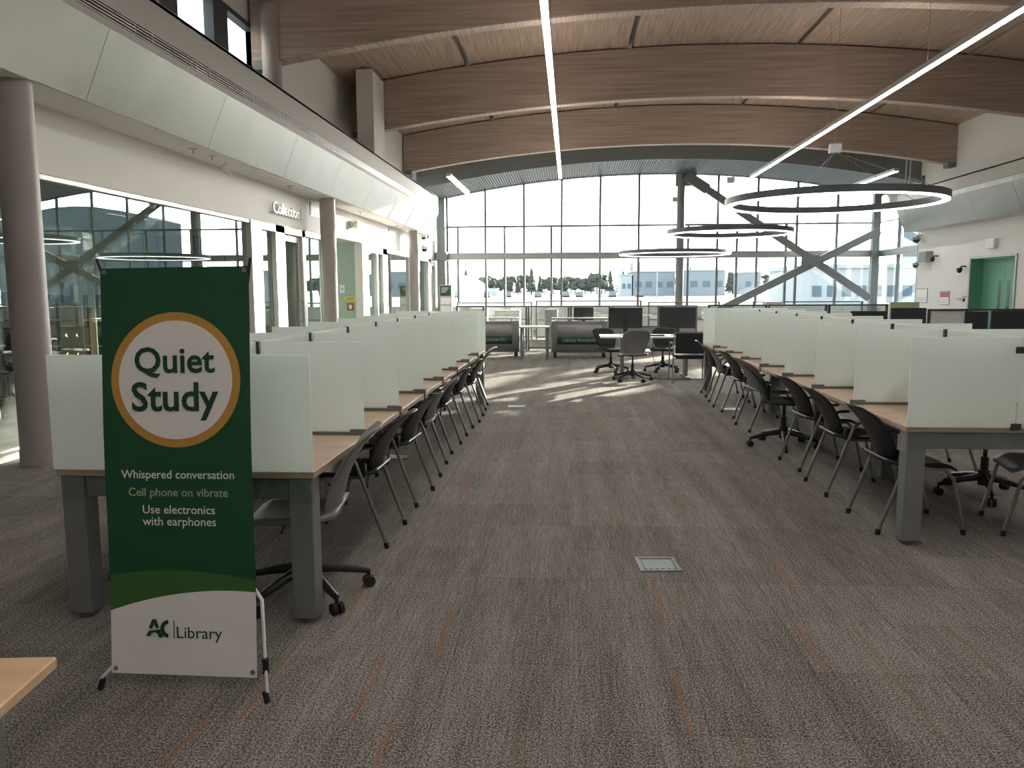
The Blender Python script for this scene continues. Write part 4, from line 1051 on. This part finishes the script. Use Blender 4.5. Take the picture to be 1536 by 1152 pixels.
cto = ct.build('drill', 'birch', pn); md = bd.modifiers.new('holes', 'BOOLEAN'); md.operation = 'DIFFERENCE'; md.object = cto; md.solver = 'EXACT'
bpy.context.view_layer.update()
bd.data = bpy.data.meshes.new_from_object(bd.evaluated_get(bpy.context.evaluated_depsgraph_get())); bd.modifiers.clear(); bpy.data.objects.remove(cto)
MB().cbox(wv * .78, wv, .12, .15, .0, 1.95, .004).build('board', 'birch', pn)
MB().box(.02, .2, -.004, 0, 1.42, 1.68).build('poster', 'steel_dark', pn); MB().cyl((.11, -.008, 1.56), (.11, -.004, 1.56), .06, 16).build('poster_motif', 'paper', pn); MB().box(.03, .2, -.004, 0, 1.18, 1.32).build('leaflet', 'sign_pale', pn)
lb = thing('shelf_lamp_box', 'cream light box above the bookcase behind the storefront', 'light box', (-9.3, 10.5, 1.62)); MB().cbox(0, 1.5, 0, .25, 0, .33, .01).build('case', 'pale_stone', lb); MB().box(.05, 1.45, -.006, 0, .04, .29).build('face', 'paper', lb)
MB().box(.1, .14, .1, .14, -.06, 0).build('foot', 'steel_dark', lb)
oc = copy_tree(protos['grey']); oc.location = (-7.3, 9.2, 0); oc.rotation_euler = (0, 0, 2.2); tag(oc, 'grey stacking chair behind the storefront glass near the bookcase', 'chair', 'chairs behind the storefront')

# ================================================================== OUTSIDE
gr = MB().box(-400, 500, 31.3, 900, -.5, -.35).build('ground'  , 'snowy_ground'); gr['kind'] = 'structure'
def far_tree(seed, conifer):
    r = random.Random(seed); mb = MB()
    if conifer:
        z = 1.0; R = 1.9
        for k in range(6):
            n = 9; V = [(R * (1 + r.uniform(-.2, .2)) * math.cos(2 * PI * i / n), R * (1 + r.uniform(-.2, .2)) * math.sin(2 * PI * i / n), z + r.uniform(-.2, .2)) for i in range(n)] + [(0, 0, z + 2.6)]
            mb.add(V, [(i, (i + 1) % n, n) for i in range(n)] + [tuple(range(n))[::-1]]); z += 1.35; R *= .82
    else:
        for k in range(9):
            mb.ball((r.uniform(-1.8, 1.8), r.uniform(-1.5, 1.5), 3.2 + r.uniform(0, 4.2)), r.uniform(1.1, 1.9), r.uniform(1.1, 1.9), r.uniform(1.0, 1.9), 8, 6)
        V = mb.v; mb.v = [(x + r.uniform(-.25, .25), y + r.uniform(-.25, .25), z + r.uniform(-.25, .25)) for x, y, z in V]
    return mb.mesh('crown', 'far_tree')
tm = [far_tree(s, s % 3 == 0) for s in range(6)]
trunk = MB().cyl((0, 0, 0), (0, 0, 3.5), .22, 8).mesh('trunk', 'far_tree')
rt = random.Random(5)
for k in range(110):
    x = -75 + 235 * (k + rt.uniform(-.3, .3)) / 110; y = 310 + (k % 4) * 14 + rt.uniform(-1.5, 1.5); c = rt.randrange(6)
    t = thing('tree', 'conifer in the hazy tree line beyond the window' if c % 3 == 0 else 'leafy tree in the hazy tree line beyond the window', 'tree', (x, y, -.4), rt.uniform(0, 6), 'conifers in the tree line' if c % 3 == 0 else 'leafy trees in the tree line')
    sc = rt.uniform(.75, 1.08) * (.9 if c % 3 else .98); t.scale = (sc * 1.25, sc * 1.25, sc)
    inst('crown', tm[c], t); inst('trunk', trunk, t)
def far_building(px0, px1, ytop, Y, depth, label, mt, nwin, extra=None):
    a, b = onY(px0, ytop, Y), onY(px1, ytop, Y); w = b.x - a.x; h = (a.z + b.z) / 2 + .4
    t = thing('building', label, 'building', (a.x, Y, -.4)); MB().box(0, w, 0, depth, 0, h).build('walls', mt, t); MB().box(-.3, w + .3, -.3, depth + .3, h, h + .35).build('parapet', 'far_wall_pale', t)
    for k in range(nwin):
        x = w * (k + .5) / nwin; wi = MB().box(x - w / nwin * .3, x + w / nwin * .3, -.08, 0, h * .35, h * .6).build('window', 'far_window', t)
    if extra:
        for (fx, zz) in extra: MB().cyl((w * fx, depth * .5, h), (w * fx, depth * .5, h + zz), .45, 10).build('chimney', 'far_wall', t)
    return t
far_building(932, 948, 413, 240, 20, 'lower pale wing of the distant plant building', 'far_wall_pale', 2)
far_building(950, 1013, 408, 240, 26, 'blue-grey distant plant building with two chimneys', 'far_wall', 4, ((.04, 3.6), (.23, 3.4)))
far_building(1032, 1088, 406, 225, 26, 'blue-grey distant block beside the mast with a rooftop unit', 'far_wall', 3, ((.4, .6),))
far_building(1117, 1142, 409, 275, 18, 'small grey distant block seen above the brace', 'far_wall', 2)
far_building(1215, 1420, 402, 70, 14, 'long pale neighbouring wing behind the crossing braces', 'far_wall_pale', 9)
t = thing('building', 'large dark blue-grey hall with a curved roof, mirrored in the storefront glass', 'building', (42, 100, -.4)); MB().prism([(0, 0), (22, 0), (22, 11.0)] + [(22 - 2.75 * k, 11.0 + 1.9 * math.sin(PI * k / 8)) for k in range(1, 8)] + [(0, 11.0)], lambda u, v, w: (u, w, v), 0, 6).build('walls', 'teal_cladding', t)
for k in range(6): MB().box(1 + k * 3.6, 2.2 + k * 3.6, -.06, 0, 2.0, 6.5).build('window', 'far_window', t)
dm = onY(676, 440, 250)
t = thing('air_dome', 'pale blue air-supported sports dome beside the tree line', 'dome', (dm.x, 250, -.4)); MB().ball((0, 0, 0), 12.6, 20, 7.0, 32, 10, 0.0).build('membrane', 'dome_cloth', t); MB().box(9.5, 15.0, -3, 3, 0, 2.4).build('entrance', 'far_wall_pale', t)
lp_ = onY(985, 440, 170)
t = thing('lamp_post', 'slim street lamp in front of the distant plant building', 'street lamp', (lp_.x, 170, -.4)); MB().tube([(0, 0, 0), (0, 0, 7.2), (-.6, 0, 7.7), (-1.5, 0, 7.8)], .11, 8).build('pole', 'far_wall', t); MB().box(-2.1, -1.4, -.2, .2, 7.7, 7.9).build('lamp_head', 'far_wall', t)
rc = random.Random(9)
for k in range(9):
    x = -34 + k * 6.2 + rc.uniform(-2, 2); t = thing('parked_car', 'car parked in the pale lot in front of the tree line', 'car', (x, 205 + rc.uniform(-3, 3), -.35), PI / 2 + rc.choice((0, .05)), 'parked cars in the lot')
    MB().prism([(-2.1, .3), (2.1, .3), (2.1, .8), (1.5, .9), (1.0, 1.4), (-1.1, 1.4), (-1.7, .9), (-2.1, .85)], lambda u, v, w: (u, w, v), -.85, .85).build('body', 'car_paint', t)
    for s in (-1.3, 1.3): MB().cyl((s, -.87, .32), (s, .87, .32), .32, 12).build('wheel_pair', 'rubber', t)
